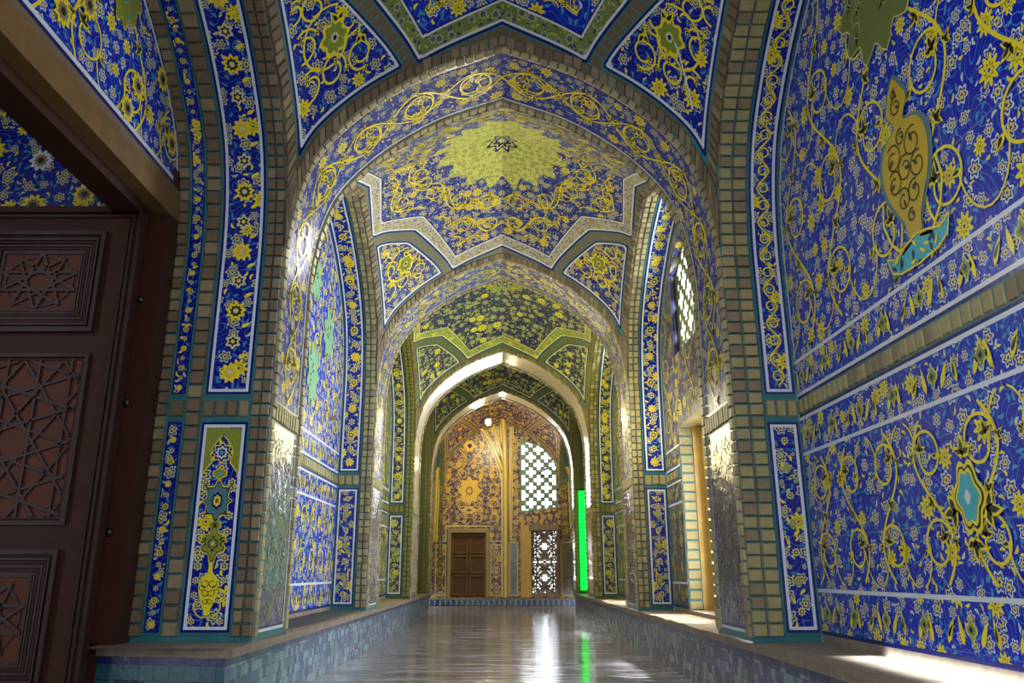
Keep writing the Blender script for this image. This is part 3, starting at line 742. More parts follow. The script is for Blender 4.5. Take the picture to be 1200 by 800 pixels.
def low_panel(S, a0, a1, b0, b1, root, pi_, cfg):
    fr = MB(); mb = MB(); w = b1 - b0; narrow = w < .2
    lay = [(.014, 'turq'), (.012, 'navy')] if narrow else [(.014, 'turq'), (.02, 'navy'), (.022, 'white')]
    c0, c1, d0, d1 = frame(fr, S, a0, a1, b0, b1, lay, None, .003, 0)
    grid(mb, S, c0, c1, d0, d1, cfg['stripm'], .003, 1, 1, (3, cfg.get('seed', 0)))
    ok = lambda a, b: c0 + .003 < a < c1 - .003 and d0 + .003 < b < d1 - .003
    bc = (d0 + d1) / 2; ww = d1 - d0; y = cfg.get('scroll') or 'ygreen'
    if cfg.get('vase') and not narrow:
        H = c1 - c0; V = lambda u, v: (c0 + H * v, bc + ww * u)
        def sh(P, mt, off): shape(mb, S, [V(*q) for q in P], mt, off)
        # green spandrels at the head
        for s in (1, -1): sh([(s * .5, .995), (0.0, .995), (s * .02, .955), (s * .16, .925), (s * .27, .895), (s * .31, .86), (s * .27, .83), (s * .25, .815), (s * .5, .755)], 'green', .005)
        for s in (1, -1): ribbon(mb, S, [V(*q) for q in ((s * .02, .955), (s * .16, .925), (s * .27, .895), (s * .31, .86), (s * .27, .83), (s * .25, .815), (s * .5, .755))], .007, 'yellow', .008)
        medallion(mb, S, c0 + H * .865, bc, H * .10, ww * .52, [(1, 'yellow'), (.86, 'navy'), (.62, 'white'), (.4, 'navy'), (.2, 'teal')], .006, .16, 8, None, 1.2)
        medallion(mb, S, c0 + H * .755, bc, H * .055, ww * .42, [(1, 'yellow'), (.84, 'green'), (.3, 'teal')], .006, .1, 6, None, 1.3)
        medallion(mb, S, c0 + H * .615, bc, H * .20, ww * .76, [(1, 'yellow'), (.92, 'dark'), (.84, 'tealdull'), (.42, 'navy'), (.28, 'yellow'), (.14, 'brickB')], .006, .13, 8, None, 1.5)
        medallion(mb, S, c0 + H * .495, bc, H * .05, ww * .36, [(1, 'yellow'), (.84, 'green'), (.3, 'dark')], .006, .1, 6, None, 1.3)
        medallion(mb, S, c0 + H * .40, bc, H * .17, ww * .66, [(1, 'yellow'), (.9, 'dark'), (.82, 'green'), (.4, 'dark'), (.3, 'green'), (.12, 'cream')], .006, .2, 6, None, 1.7)
        for s in (1, -1): palmette(mb, S, *V(s * .16, .41), s * PI / 2, .07, 'yellow', 'dark', ok, .009)
        field_mb, mb = mb, MB(); vp = [(.06, .325), (.10, .318), (.055, .305), (.055, .262), (.10, .252), (.24, .225), (.29, .19), (.25, .15), (.14, .10), (.07, .07), (.09, .055), (.0, .05)]
        sh(chaikin(vp + [(-u, v) for u, v in vp[::-1][1:]]), 'yellow', .008)
        for s in (1, -1):
            for (u, v, r) in ((.10, .205, .03), (.17, .185, .022), (.07, .16, .026), (.05, .12, .02)):
                ribbon(mb, S, spiral(*V(s * u, v), r, s * 1.0, s, .95, 12, .4), .005, 'dark', .011)
            vase_mb, mb = mb, field_mb
            bw = [V(s * u, v) for u, v in ((0, .045), (.14, .043), (.26, .055), (.36, .085), (.33, .12), (.24, .115))]
            ribbon(mb, S, bw, .012, 'ygreen', .007)
            for v in (.68, .54, .33, .29, .71, .46): rosette(mb, S, *V(s * .36, v), .028, 'cream', 'navy', 'yellow', .006, ok, 6)
            for v in (.025, .15, .22): rosette(mb, S, *V(s * .38, v), .022, 'cream', 'navy', 'yellow', .006, ok, 6)
            mb = vase_mb
        vase_mb, mb = mb, field_mb
    elif narrow: strip_ornament(mb, S, c0, c1, d0, d1, cfg, ok, True)
    else:
        n = 7; H = c1 - c0
        for i in range(n):
            a = c0 + (i + .5) * H / n
            if i % 2: medallion(mb, S, a, bc, ww * .42, ww * .46, [(1, 'cream'), (.85, 'green'), (.4, 'cream'), (.2, 'navy')], .006, .2, 4, ok)
            else: rosette(mb, S, a, bc, ww * .17, 'cream', 'navy', y, .006, ok, 8)
            for s in (1, -1):
                leaf(mb, S, a - .05 * s, bc + s * ww * .26, s * .5 + (PI if i % 2 else 0), ww * .38, ww * .15, y, 'dark' if (i + s) % 3 == 0 else None, .006, ok, .5)
                rosette(mb, S, a + H / n / 2, bc + s * ww * .33, ww * .09, 'cream', 'navy', y, .006, ok, 6)
    fr.build('frame', root); fo = mb.build('field', root)
    if cfg.get('vase') and not narrow: vase_mb.build('vase_motif', fo)

LBL = {
 (0, 'right', 0, True, 'low'): 'tall blue tile panel with curled yellow leaves, on the right pier of the nearest arch',
 (0, 'right', 0, True, 'up'): 'upright blue and yellow tile band curving up beside the large right wall',
 (0, 'left', 0, True, 'low'): 'blue tile panel painted with a yellow vase under stacked medallions, left of the nearest arch',
 (0, 'left', 1, True, 'low'): 'narrow dark blue rosette panel standing between the wooden door post and the vase panel',
 (0, 'left', 0, True, 'up'): 'wide blue tile band with yellow sunflowers above the vase panel',
 (0, 'left', 1, True, 'up'): 'narrow dark blue rosette band curving up between two brick courses at left',
 (1, 'left', 0, True, 'low'): 'blue panel with curled yellow leaves at the left foot of the second arch',
 (1, 'left', 0, True, 'up'): 'blue rosette band rising left of the second arch',
 (1, 'right', 0, True, 'low'): 'navy and yellow leaf panel at the right foot of the second arch',
 (1, 'right', 0, True, 'up'): 'navy rosette band rising right of the second arch, whitened near its top',
 (2, 'left', 0, True, 'low'): 'dark olive and navy panel at the left foot of the third arch',
 (2, 'left', 0, True, 'up'): 'dark olive flowered band rising left of the third arch',
 (2, 'right', 0, True, 'low'): 'green-gold flowered panel at the right foot of the third arch',
 (2, 'right', 0, True, 'up'): 'green-gold flowered band rising right of the third arch',
}
LEFT0 = dict(bed='turq', bandm='band', wallm='wall', stripm='strip', bricks=('brickA', 'brickB', 'brickB'), panels=[(.15, .535), (.66, .80)], bcols=[(.004, .07, .085), (.076, .145, .085), (.54, .655, .1), (.804, .885, .085)], vase=True, scroll='yellow', rosettes=True,
             openings=[(2.3, 6.095, .4, 3.86)], label='blue tiled left wall of the nearest bay above the wooden doorway')
RIGHT0 = dict(bed='turq', bandm='band', wallm='wall', stripm='strip', bricks=('brickC', 'brickA', 'brickC'), panels=[(.235, .505)], bcols=[(.004, .108, .085), (.118, .228, .085)], scroll='yellow', label='large bright blue right wall with yellow scrolls and a vase medallion')
LEFT1 = dict(RIGHT0, bcols=[(.01, .07, .085), (.085, .145, .085)], panels=[(.16, .475)], rosettes=True, label='bright blue tiled left wall between the first and second arches')
MID = lambda y: 0
def wins(bay):
    yc = sum(BAYS[bay]) / 2; return [(yc - 1.15, yc + 1.15, .56, 2.82), (yc - 1.1, yc + 1.1, 3.75, None)]
RIGHT1 = dict(LEFT1, wallm='brownwall', bandm='brownwall', bricks=('brickC', 'brickC', 'brickA'), openings=wins(1), scroll='ygreen', label='dim brown and blue right wall with windows between the first and second arches')
LEFT2 = dict(LEFT1, bed='oliveb', wallm='greenstrip', bandm='greenstrip', stripm='greenstrip', scroll='ygreen', bricks=('obrickA',), label='dark olive left wall between the second and third arches')
MT['oliveb'] = plain('olive_glazed_joint', (70, 84, 44), .35, .2)
RIGHT2 = dict(LEFT2, openings=wins(2), bricks=('brickC', 'obrickA'), label='olive right wall with windows between the second and third arches')
LEFT3 = dict(LEFT2, scroll=None, label='dark left wall between the third and fourth arches'); RIGHT3 = dict(LEFT3, label='dark right wall between the third and fourth arches')
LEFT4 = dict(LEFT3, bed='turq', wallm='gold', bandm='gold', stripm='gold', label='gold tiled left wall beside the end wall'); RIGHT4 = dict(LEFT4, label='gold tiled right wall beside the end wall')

def med_right(mb, SW, yc):
    # large vase medallion on its teal dish, green blob above, teal palmette in the dado
    vz = [(0, 3.82), (.07, 3.72), (.13, 3.62), (.07, 3.55), (.04, 3.50), (.19, 3.46), (.25, 3.36), (.26, 3.24), (.22, 3.10), (.13, 2.98), (.07, 2.88), (.08, 2.80)]
    P = [(yc + a, z) for a, z in vz] + [(yc - a, z) for a, z in vz[::-1][:-1]]
    P = chaikin(P); big = [(yc + (a - yc) * 1.16, 3.25 + (z - 3.25) * 1.05) for a, z in P]
    shape(mb, SW, big, 'tealdull', .010); shape(mb, SW, P, 'ochre', .013)
    for (a, z, r) in ((.11, 3.33, .09), (-.11, 3.33, .09), (.13, 3.18, .08), (-.13, 3.18, .08), (.0, 3.22, .08), (.06, 3.05, .07), (-.06, 3.05, .07), (.0, 2.93, .04), (0, 3.62, .06), (.0, 3.42, .05), (.0, 3.70, .03)):
        ribbon(mb, SW, spiral(yc + a, z, r, 1.0 if a > 0 else 2.1, 1 if a > 0 else -1, 1.2, 20, .6), .010, 'dark', .016); leaf(mb, SW, yc + a, z, a * 20 + z, r * .8, r * .3, 'dark', None, .017)
    for s in (1, -1):
        ribbon(mb, SW, [(yc + s * a, z) for a, z in ((.04, 2.79), (.16, 2.76), (.27, 2.86), (.33, 3.0), (.30, 3.14))], .02, 'yellow', .012)
        shape(mb, SW, [(yc + s * a, z) for a, z in ((0, 2.80), (.12, 2.78), (.24, 2.74), (.33, 2.78), (.30, 2.70), (.2, 2.66), (.1, 2.64), (0, 2.66))], 'teal', .012)
        ribbon(mb, SW, [(yc + s * a, z) for a, z in ((.0, 2.81), (.12, 2.79), (.24, 2.75), (.34, 2.79), (.30, 2.69), (.2, 2.65), (0, 2.64))], .012, 'yellow', .015)
    for i in range(14):
        leaf(mb, SW, yc + (rnd() - .5) * .5, 2.66 + rnd() * .1, rnd() * 6, .07, .022, ('navy', 'yellow')[i % 2], None, .016)
    medallion(mb, SW, yc, 4.55, .95, .95, [(1.03, 'cream'), (1, 'greendull')], .010, .12, 12, None, 1.0)
    for i in range(26):
        r = .38 * math.sqrt(rnd()); t = rnd() * 6.28
        leaf(mb, SW, yc + r * math.cos(t), 4.55 + r * math.sin(t), rnd() * 6.28, .10, .03, 'dark', None, .016)
        ribbon(mb, SW, spiral(yc + r * math.cos(t), 4.55 + r * math.sin(t), .06, rnd() * 6, 1, .8, 10, .4), .006, 'cream', .0165)
    # dado palmette
    medallion(mb, SW, yc - .1, 1.36, .26, .36, [(1.0, 'yellow'), (.86, 'dark'), (.78, 'yellow'), (.66, 'teal'), (.2, 'white')], .010, .12, 6, None, 1.4)
    for s in (1, -1): palmette(mb, SW, yc - .1 + s * .12, 1.30, PI / 2 - s * 1.7, .15, 'yellow', 'dark', None, .012)
    palmette(mb, SW, yc - .1, 1.56, PI / 2, .12, 'yellow', 'dark', None, .012); palmette(mb, SW, yc - .1, 1.16, -PI / 2, .13, 'yellow', 'dark', None, .012)
def med_left(mb, SW, yc):
    for (a, z, w, h) in ((.2, 3.3, .5, .75), (-.9, 3.0, .4, .6), (.9, 4.0, .5, .6), (.0, 4.5, .6, .6)):
        medallion(mb, SW, yc + a, z, w, h, [(1, 'paleteal')], .010, .18, 9, None, 1.2)
        for i in range(8): leaf(mb, SW, yc + a + (rnd() - .5) * w * .5, z + (rnd() - .5) * h * .5, rnd() * 6, .07, .02, 'dark', None, .013)
MT['ochre'] = plain('ochre_glaze', (190, 158, 40), .3, .15); MT['greendull'] = plain('olive_green_glaze', (104, 116, 54), .3, .15)
MT['paleteal'] = plain('pale_green_glaze', (120, 170, 130), .3, .15)
RIGHT0['medallions'] = med_right; LEFT1['medallions'] = med_left; RIGHT1.pop('medallions', None)
def med_tymp(mb, SW, yc):
    medallion(mb, SW, 4.75, 5.02, .42, .55, [(1.05, 'yellow'), (1, 'green')], .010, .14, 10, None, 1.2)
    for i in range(12): leaf(mb, SW, 4.75 + (rnd() - .5) * .22, 5.0 + (rnd() - .5) * .3, rnd() * 6, .07, .02, 'teal', None, .014)
    for (y, z) in ((4.35, 4.55), (5.1, 4.45), (5.45, 4.75), (5.75, 4.35), (5.0, 4.2), (4.1, 4.3)): rosette(mb, SW, y, z, .09, 'yellow', 'brickA', 'dark', .012, None, 10)
    ribbon(mb, SW, [(2.2, 4.10), (6.05, 4.10)], .035, 'white', .008)
    ribbon(mb, SW, [(2.2, 4.065), (6.05, 4.065)], .03, 'navy', .009)
LEFT0['medallions'] = med_tymp
DR = .505; DL = .475
side_wall(1, 0, DR, RIGHT0); side_wall(-1, 0, .89, LEFT0)
side_wall(-1, 1, DL, LEFT1); side_wall(1, 1, DL, RIGHT1)
side_wall(-1, 2, DL, LEFT2); side_wall(1, 2, DL, RIGHT2)
side_wall(-1, 3, DL, LEFT3); side_wall(1, 3, DL, RIGHT3)
side_wall(-1, 4, DL, LEFT4); side_wall(1, 4, DL, RIGHT4)

# ------------------------------------------------------------------ lattices
def raster(mb, S, a0, a1, b0, b1, cell, solid, mat, th):
    na = int(round((a1 - a0) / cell)); nb = int(round((b1 - b0) / cell)); A = lambda i: a0 + i * (a1 - a0) / na; B = lambda j: b0 + j * (b1 - b0) / nb
    g = [[solid(i, j, (A(i) + A(i + 1)) / 2, (B(j) + B(j + 1)) / 2) for j in range(nb)] for i in range(na)]
    q = lambda i, j: 0 <= i < na and 0 <= j < nb and g[i][j]
    for i in range(na):
        for j in range(nb):
            if not g[i][j]: continue
            c = [(A(i), B(j)), (A(i + 1), B(j)), (A(i + 1), B(j + 1)), (A(i), B(j + 1))]
            F = [S.P(*p, th / 2) for p in c]; K = [S.P(*p, -th / 2) for p in c]
            mb.poly(F, mat); mb.poly(K[::-1], mat)
            for k, (di, dj) in enumerate(((0, -1), (1, 0), (0, 1), (-1, 0))):
                if not q(i + di, j + dj): mb.poly([F[k], F[(k + 1) % 4], K[(k + 1) % 4], K[k]], mat)
def plus_solid(i, j):
    # pinwheel packing of plus-shaped holes separated by bars
    P = 14
    for (ci, cj) in ((3, 3), (10, 10), (17, 3), (3, 17), (17, 17), (-4, 10), (10, -4), (10, 24), (24, 10), (10, 10)):
        x = (i % P); y = (j % P)
        dx, dy = abs(x - ci), abs(y - cj)
        if (dx <= 1 and dy <= 4) or (dx <= 4 and dy <= 1): return False
    return True
def star_lines(ca, cb, R, n=10, k=3):
    return [[(ca + R * math.cos(2 * PI * i / n), cb + R * math.sin(2 * PI * i / n)), (ca + R * math.cos(2 * PI * (i + k) / n), cb + R * math.sin(2 * PI * (i + k) / n))] for i in range(n)]
def girih(mb, S, a0, a1, b0, b1, cell, w, h, mat, off=0.0):
    ok = lambda a, b: a0 - .001 <= a <= a1 + .001 and b0 - .001 <= b <= b1 + .001
    na = max(1, round((a1 - a0) / cell)); nb = max(1, round((b1 - b0) / cell)); sa = (a1 - a0) / na; sb = (b1 - b0) / nb; R = max(sa, sb) * .5
    def line(p, q):
        n = max(2, int(math.hypot(q[0] - p[0], q[1] - p[1]) / .03))
        ribbon(mb, S, [(p[0] + (q[0] - p[0]) * t / n, p[1] + (q[1] - p[1]) * t / n) for t in range(n + 1)], w, mat, off, ok, False, h)
    for i in range(na):
        for j in range(nb):
            c = (a0 + (i + .5) * sa, b0 + (j + .5) * sb)
            for l in star_lines(*c, R * 1.08, 12, 4): line(*l)
            ribbon(mb, S, [(c[0] + R * .34 * math.cos(t * PI / 8), c[1] + R * .34 * math.sin(t * PI / 8)) for t in range(16)], w, mat, off + .001, ok, True, h)
            ribbon(mb, S, [(c[0] + R * .85 * math.cos(t * PI / 12), c[1] + R * .85 * math.sin(t * PI / 12)) for t in range(24)], w, mat, off + .002, ok, True, h)
for bay, wl in ((1, 'second'), (2, 'third')):
    (y0, y1, z0, z1), (u0, u1, v0, _) = wins(bay); yc = (y0 + y1) / 2; hl = (BAYS[bay][1] - BAYS[bay][0]) / 2; Xo = W + DL; T = .34
    win = empty('window_%d' % bay, None, None, None, 'structure')
    win['label'] = 'low screened window opening in the right wall before the %s arch' % wl
    mb = MB()     # brick reveal
    for (yy, sgn) in ((y0, 1), (y1, -1)):
        S = Surf(lambda a, b, yy=yy: (Xo + b, yy, a)); S.flip = 1 if S.nrm(1, .1)[1] * sgn > 0 else -1
        grid(mb, S, z0 - .06, z1, 0, T + .1, 'turq', -.002); bricks(mb, S, z0, z1, .01, .17, .10, .02, .012, ('brickC',)); grid(mb, S, z0, z1, .18, T + .1, 'goldwood', .006)
    S = Surf(lambda a, b: (Xo + b, a, z1)); S.flip = 1 if S.nrm(1, .1)[2] < 0 else -1
    grid(mb, S, y0, y1, 0, T + .1, 'brickC'); S2 = Surf(lambda a, b: (Xo + b, a, z0)); grid(mb, S2, y0, y1, 0, T + .1, 'stone')
    mb.build('reveal', win)
    mb = MB(); X = Xo + T
    for yy in (y0 + .05, y1 - .05): mb.box((X, yy, (z0 + z1) / 2), (.09, .10, z1 - z0), 'goldwood')
    for zz_ in (z0 + .05, z1 - .06): mb.box((X, yc, zz_), (.086, y1 - y0 - .2, .12), 'goldwood')
    mb.box((X, yc, (z0 + z1) / 2), (.08, .05, z1 - z0 - .2), 'goldwood')
    mb.build('window_frame', win)
    mb = MB(); S = Surf(lambda a, b, X=X: (X, a, b), 1)
    girih(mb, S, y0 + .1, yc - .02, z0 + .11, z1 - .12, .5, .03, .02, 'goldwood'); girih(mb, S, yc + .02, y1 - .1, z0 + .11, z1 - .12, .5, .03, .02, 'goldwood')
    mb.build('lattice', win)
    # upper lattice under the wall arch
    win2 = empty('window_%d' % (bay + 2), None, None, None, 'structure')
    win2['label'] = 'tall white-lit pierced lattice high in the right wall before the %s arch' % wl
    zt = lambda y: ztop((y - yc) / (hl / W)) - .2
    mb = MB(); S = Surf(lambda a, b: (Xo + .12, a, b), 1)
    raster(mb, S, u0, u1, v0, 5.4, .03, lambda i, j, a, b: b < zt(a) + .03 and (plus_solid(i, j) or i < 2 or a > u1 - .06 or j < 2 or b > zt(a) - .04), 'lattice', .05)
    mb.build('lattice', win2)
    mb = MB(); n = 24; ys = [u0 + (u1 - u0) * i / n for i in range(n + 1)]
    for i in range(n): mb.poly([(Xo, ys[i], zt(ys[i])), (Xo, ys[i + 1], zt(ys[i + 1])), (Xo + .25, ys[i + 1], zt(ys[i + 1])), (Xo + .25, ys[i], zt(ys[i]))], 'brownwall')
    for yy in (u0, u1): mb.poly([(Xo, yy, v0), (Xo + .25, yy, v0), (Xo + .25, yy, zt(yy)), (Xo, yy, zt(yy))], 'brownwall')
    mb.poly([(Xo, u0, v0), (Xo, u1, v0), (Xo + .25, u1, v0), (Xo + .25, u0, v0)], 'stone')
    mb.build('reveal', win2)

# ------------------------------------------------------------------ end wall
YE = 25.0
def SEf(a, b): return (a, YE, b)
SE = Surf(SEf); SE.flip = 1 if SE.nrm(0, 1)[1] < 0 else -1
SCO = (.88, 1.70, .40, 2.24); LATP = [(.56, 2.78), (1.70, 2.93), (1.70, 4.12), (1.60, 4.42), (1.24, 4.86), (.56, 5.08)]
DOO = (-1.56, -.49, .30, 2.18)
mb = MB(); xs_ = [-2.35, DOO[0], DOO[1], .12, .56, SCO[0]] + [.56 + 1.14 * i / 12 for i in range(1, 13)] + [1.2, SCO[1], 2.35]
xs_ = sorted(set(round(x, 4) for x in xs_ + [-2.35 + i * .1 for i in range(48)])); zs_ = [0, .3, .4, 2.18, 2.24, 2.78, 6.5]
def lat_lo(x): return 2.78 + .15 * (x - .56) / 1.14
def lat_hi(x): return float(np.interp(x, [.56, 1.24, 1.60, 1.70], [5.08, 4.86, 4.42, 4.12]))
for i in range(len(xs_) - 1):
    A, B = xs_[i], xs_[i + 1]; m = (A + B) / 2
    iv = [(0, 6.5)]
    if DOO[0] < m < DOO[1]: iv = [(0, DOO[2]), (DOO[3], 6.5)]
    if SCO[0] < m < SCO[1]: iv = [(0, SCO[2]), (SCO[3], lat_lo, lat_hi, 6.5)]
    elif .56 < m < 1.70: iv = [(0, lat_lo, lat_hi, 6.5)]
    for q in iv:
        if len(q) == 2: segs = [(q[0], q[0], q[1], q[1])]
        else: segs = [(q[0], q[0], q[1](A), q[1](B)), (q[2](A), q[2](B), q[3], q[3])]
        for a_, b_, c_, d_ in segs: mb.poly([(A, YE, a_), (B, YE, b_), (B, YE, d_), (A, YE, c_)], 'gold', [(A, a_), (B, b_), (B, d_), (A, c_)])
endw = mb.build('wall_end', kind='structure', label='end wall with gold-blue tiles around a wooden door and a lattice window')
def rect_frame(name, x0, x1, z0, z1, lay, fld, off=.01):
    m = MB(); r = frame(m, Surf(lambda a, b: (b, YE, a), -1 if Surf(lambda a, b: (b, YE, a)).nrm(1, 0)[1] > 0 else 1), z0, z1, x0, x1, lay, fld, off, 0)
    return m, r
FL = [(.03, 'brickC'), (.02, 'cream')]
for (x0, x1, z0, z1, lb, f_) in ((-2.05, -1.68, .32, 1.85, 'small upright gold-blue panel left of the far wooden door', 'gold'), (-.38, .02, .32, 1.85, 'small upright gold-blue panel right of the far wooden door', 'gold'),
                            (.20, .50, .32, 1.93, 'grey panel left of the far lattice window', 'jamb'), (1.76, 2.2, .32, 1.93, 'grey panel right of the far lattice window', 'jamb')):  # grey panels share the jamb tile
    p = empty('tile_mosaic', lb, 'tile panel', 'framed tile panels of the end wall')
    m, r = rect_frame('f', x0, x1, z0, z1, FL, None); m.build('frame', p)
    m, r = rect_frame('f', x0 + .05, x1 - .05, z0 + .05, z1 - .05, [], f_)
    SX = Surf(SEf, SE.flip); cc = (x0 + x1) / 2
    if f_ == 'gold':
        medallion(m, SX, cc, (z0 + z1) / 2, .2, .5, [(1, 'ygold'), (.8, 'navy'), (.5, 'ygold'), (.2, 'dark')], .015, .12, 8)
        for z in (z0 + .25, z1 - .25): medallion(m, SX, cc, z, .18, .3, [(1, 'ygold'), (.7, 'navy'), (.3, 'ygold')], .015, .12, 6)
    m.build('field', p)
# big pointed tympanum left with scrolls and medallion; brick ribs
mb = MB(); SX = Surf(SEf, SE.flip)
prof = [(-1.0, 1.93), (-.98, 3.6), (-.93, 4.06), (-.72, 4.7), (-.45, 5.2), (-.06, 5.62)]
L1 = [(-1.0 + x * 1.0, z) for x, z in [(q[0], q[1]) for q in prof]]; R1 = [(-1.0 - x * 1.0, z) for x, z in prof[::-1]]
okp = lambda x, z: z > 2.45 and z < float(np.interp(abs(x + 1.0), [.06, .45, .72, .93, 1.0], [5.5, 5.1, 4.6, 3.95, 1.9])) or (z > 1.98 and .72 < abs(x + 1) < .92)
scrolls(mb, SX, -2.0, 0.0, 2.4, 5.5, .24, 'ygold', 'dark', .026, okp)
medallion(mb, SX, -1.02, 3.45, .62, .80, [(1, 'ygold'), (.35, 'brickA'), (.2, 'ygold')], .02, .14, 8, None, 1.15)
medallion(mb, SX, -1.02, 2.86, .45, .24, [(1, 'ygold'), (.4, 'dark')], .02, .14, 6)
medallion(mb, SX, -1.02, 4.85, .36, .36, [(1, 'ygold'), (.4, 'navy')], .02, .14, 6)
mb.build('scrollwork', endw)
mb = MB()
for ln, wd, mt in ((L1, .03, 'cream'), (R1, .03, 'cream')): ribbon(mb, SX, ln, wd, mt, .018)
ribbon(mb, SX, [(-2.0, 1.93), (-1.72, 1.93), (-1.72, 2.38), (-.34, 2.38), (-.34, 1.93), (0, 1.93)], .03, 'cream', .018)
mb.build('border_line', endw)
def rib(pts, w, h, name='rib'):
    mb = MB(); d = []
    for i in range(len(pts) - 1):
        n = max(1, int(math.hypot(pts[i + 1][0] - pts[i][0], pts[i + 1][1] - pts[i][1]) / .1))
        d += [(pts[i][0] + (pts[i + 1][0] - pts[i][0]) * k / n, pts[i][1] + (pts[i + 1][1] - pts[i][1]) * k / n) for k in range(n)]
    d.append(pts[-1]); ribbon(mb, SX, d, w, 'brickC', 0.0, None, False, h); ribbon(mb, SX, d, w * .45, 'ygold', h + .004)
    ribbon(mb, SX, d, w + .06, 'cream', .012)
    return mb.build(name, endw)
rib([(.10, .3), (.10, 4.1), (.06, 5.2), (.0, 6.1)], .16, .14, 'pilaster')
rib([(.02, 4.06), (-.25, 4.75), (-.55, 5.25), (-.95, 5.7)], .12, .09)
rib([(-2.08, 1.9), (-2.02, 4.06), (-1.75, 4.75), (-1.45, 5.2), (-1.0, 5.7)], .12, .09)
rib([(.14, 3.9), (-.12, 5.0), (-.4, 5.9)], .1, .07)
rib([(2.2, 1.9), (2.14, 3.9), (1.85, 4.55), (1.35, 5.15), (.75, 5.65), (.16, 6.0)], .14, .10)
rib([(.24, 1.95), (.28, 4.0), (.3, 5.4), (.45, 5.65)], .06, .05)
# big rosettes round the lattice
mb = MB()
for (x, z) in [(.42, 2.5 + .28 * i) for i in range(10)] + [(.6 + .22 * i, 2.55 + .03 * i) for i in range(6)] + [(1.93, 2.2 + .27 * i) for i in range(8)] + [(1.82, 4.35), (1.62, 4.62), (1.4, 4.86), (1.1, 5.08), (.85, 5.28)]:
    rosette(mb, SX, x, z, .075, 'ygold', 'brickB', 'cream', .02, None, 9)
mb.build('rosette_border', endw)
# door opening: frame + leaves
d1 = empty('door_1', None, None, None, 'structure'); d1['label'] = 'dark brown double wooden door in the end wall'
mb = MB(); x0, x1, z0, z1 = DOO
for xx in (x0 - .05, x1 + .05): mb.box((xx, YE - .02, (z0 + z1) / 2 + .05), (.11, .12, z1 - z0 + .1), 'brickC')
mb.box(((x0 + x1) / 2, YE - .02, z1 + .07), (x1 - x0 - .0, .12, .13), 'brickC'); mb.build('door_frame', d1)
for k in range(2):
    mb = MB(); c = x0 + (x1 - x0) * (.25 + .5 * k); w_ = (x1 - x0) / 2
    mb.box((c + (-.06 if k == 0 else .06), YE + .12, (z0 + z1) / 2), (w_ + .12, .05, z1 - z0 + .2), 'doorbrown')
    for (a, b) in ((z0 + .08, z0 + .62), (z0 + .72, z0 + 1.2), (z0 + 1.3, z1 - .08)):
        for (u, v, s, t) in ((c, a, w_ - .1, .05), (c, b, w_ - .1, .05)): mb.box((u, YE + .075, v), (s, .05, t), 'beamwood')
        for s in (-1, 1): mb.box((c + s * (w_ / 2 - .05), YE + .075, (a + b) / 2), (.05, .05, b - a), 'beamwood')
    dl = mb.build('door_leaf', d1)
    mb = MB(); mb.box((x0 + (x1 - x0) / 2 + (-.03 if k == 0 else .03), YE + .075, z0 + 1.25), (.02, .03, .12), 'iron'); mb.ball((x0 + (x1 - x0) / 2 + (-.03 if k == 0 else .03), YE + .06, z1 - .1), .02, 'iron', 8)
    mb.build('door_handle', dl)
# lattice window with recess
w5 = empty('window_5', None, None, None, 'structure'); w5['label'] = 'bright carved lattice window screen low in the end wall'
mb = MB(); x0, x1, z0, z1 = SCO
mb.box((x0 - .16, YE - .02, 1.35), (.32, .16, 2.1), 'goldwood'); mb.box((x1 + .03, YE - .02, 1.3), (.06, .16, 1.95), 'beamwood')
mb.box(((x0 + x1) / 2 - .02, YE - .03, z1 + .10), (x1 - x0 + .1, .2, .18), 'stone'); mb.box(((x0 + x1) / 2, YE - .02, z0 - .04), (x1 - x0, .16, .08), 'stone')
mb.build('window_frame', w5)
mb = MB(); SS = Surf(lambda a, b: (a, YE + .05, b), SE.flip)
girih(mb, SS, x0, x1, z0, z1, .9, .036, .03, 'stone'); girih(mb, SS, x0, x1, z0, z1, .46, .03, .025, 'stone')
ribbon(mb, SS, [(x0, z0), (x1, z0), (x1, z1), (x0, z1)], .09, 'stone', 0, None, True, .03)
mb.build('lattice', w5)
w6 = empty('window_6', None, None, None, 'structure'); w6['label'] = 'curved-top lattice of white plus shapes high in the end wall'
mb = MB(); SS = Surf(lambda a, b: (a, YE + .05, b), SE.flip)
raster(mb, SS, .54, 1.74, 2.72, 5.12, .034, lambda i, j, a, b: lat_lo(a) - .03 < b < lat_hi(a) + .03 and (plus_solid(i, j) or a < .60 or a > 1.67 or b < lat_lo(a) + .05 or b > lat_hi(a) - .05), 'latgreen', .05)
mb.build('lattice', w6)
mb = MB(); mb.tube([(1.1, YE - .12, 3.95), (1.25, YE - .16, 4.06), (1.42, YE - .14, 4.13), (1.46, YE + .02, 4.12)], .03, 'iron')
mb.build('bracket', label='short dark metal bracket sticking out of the high end-wall lattice', cat='bracket')

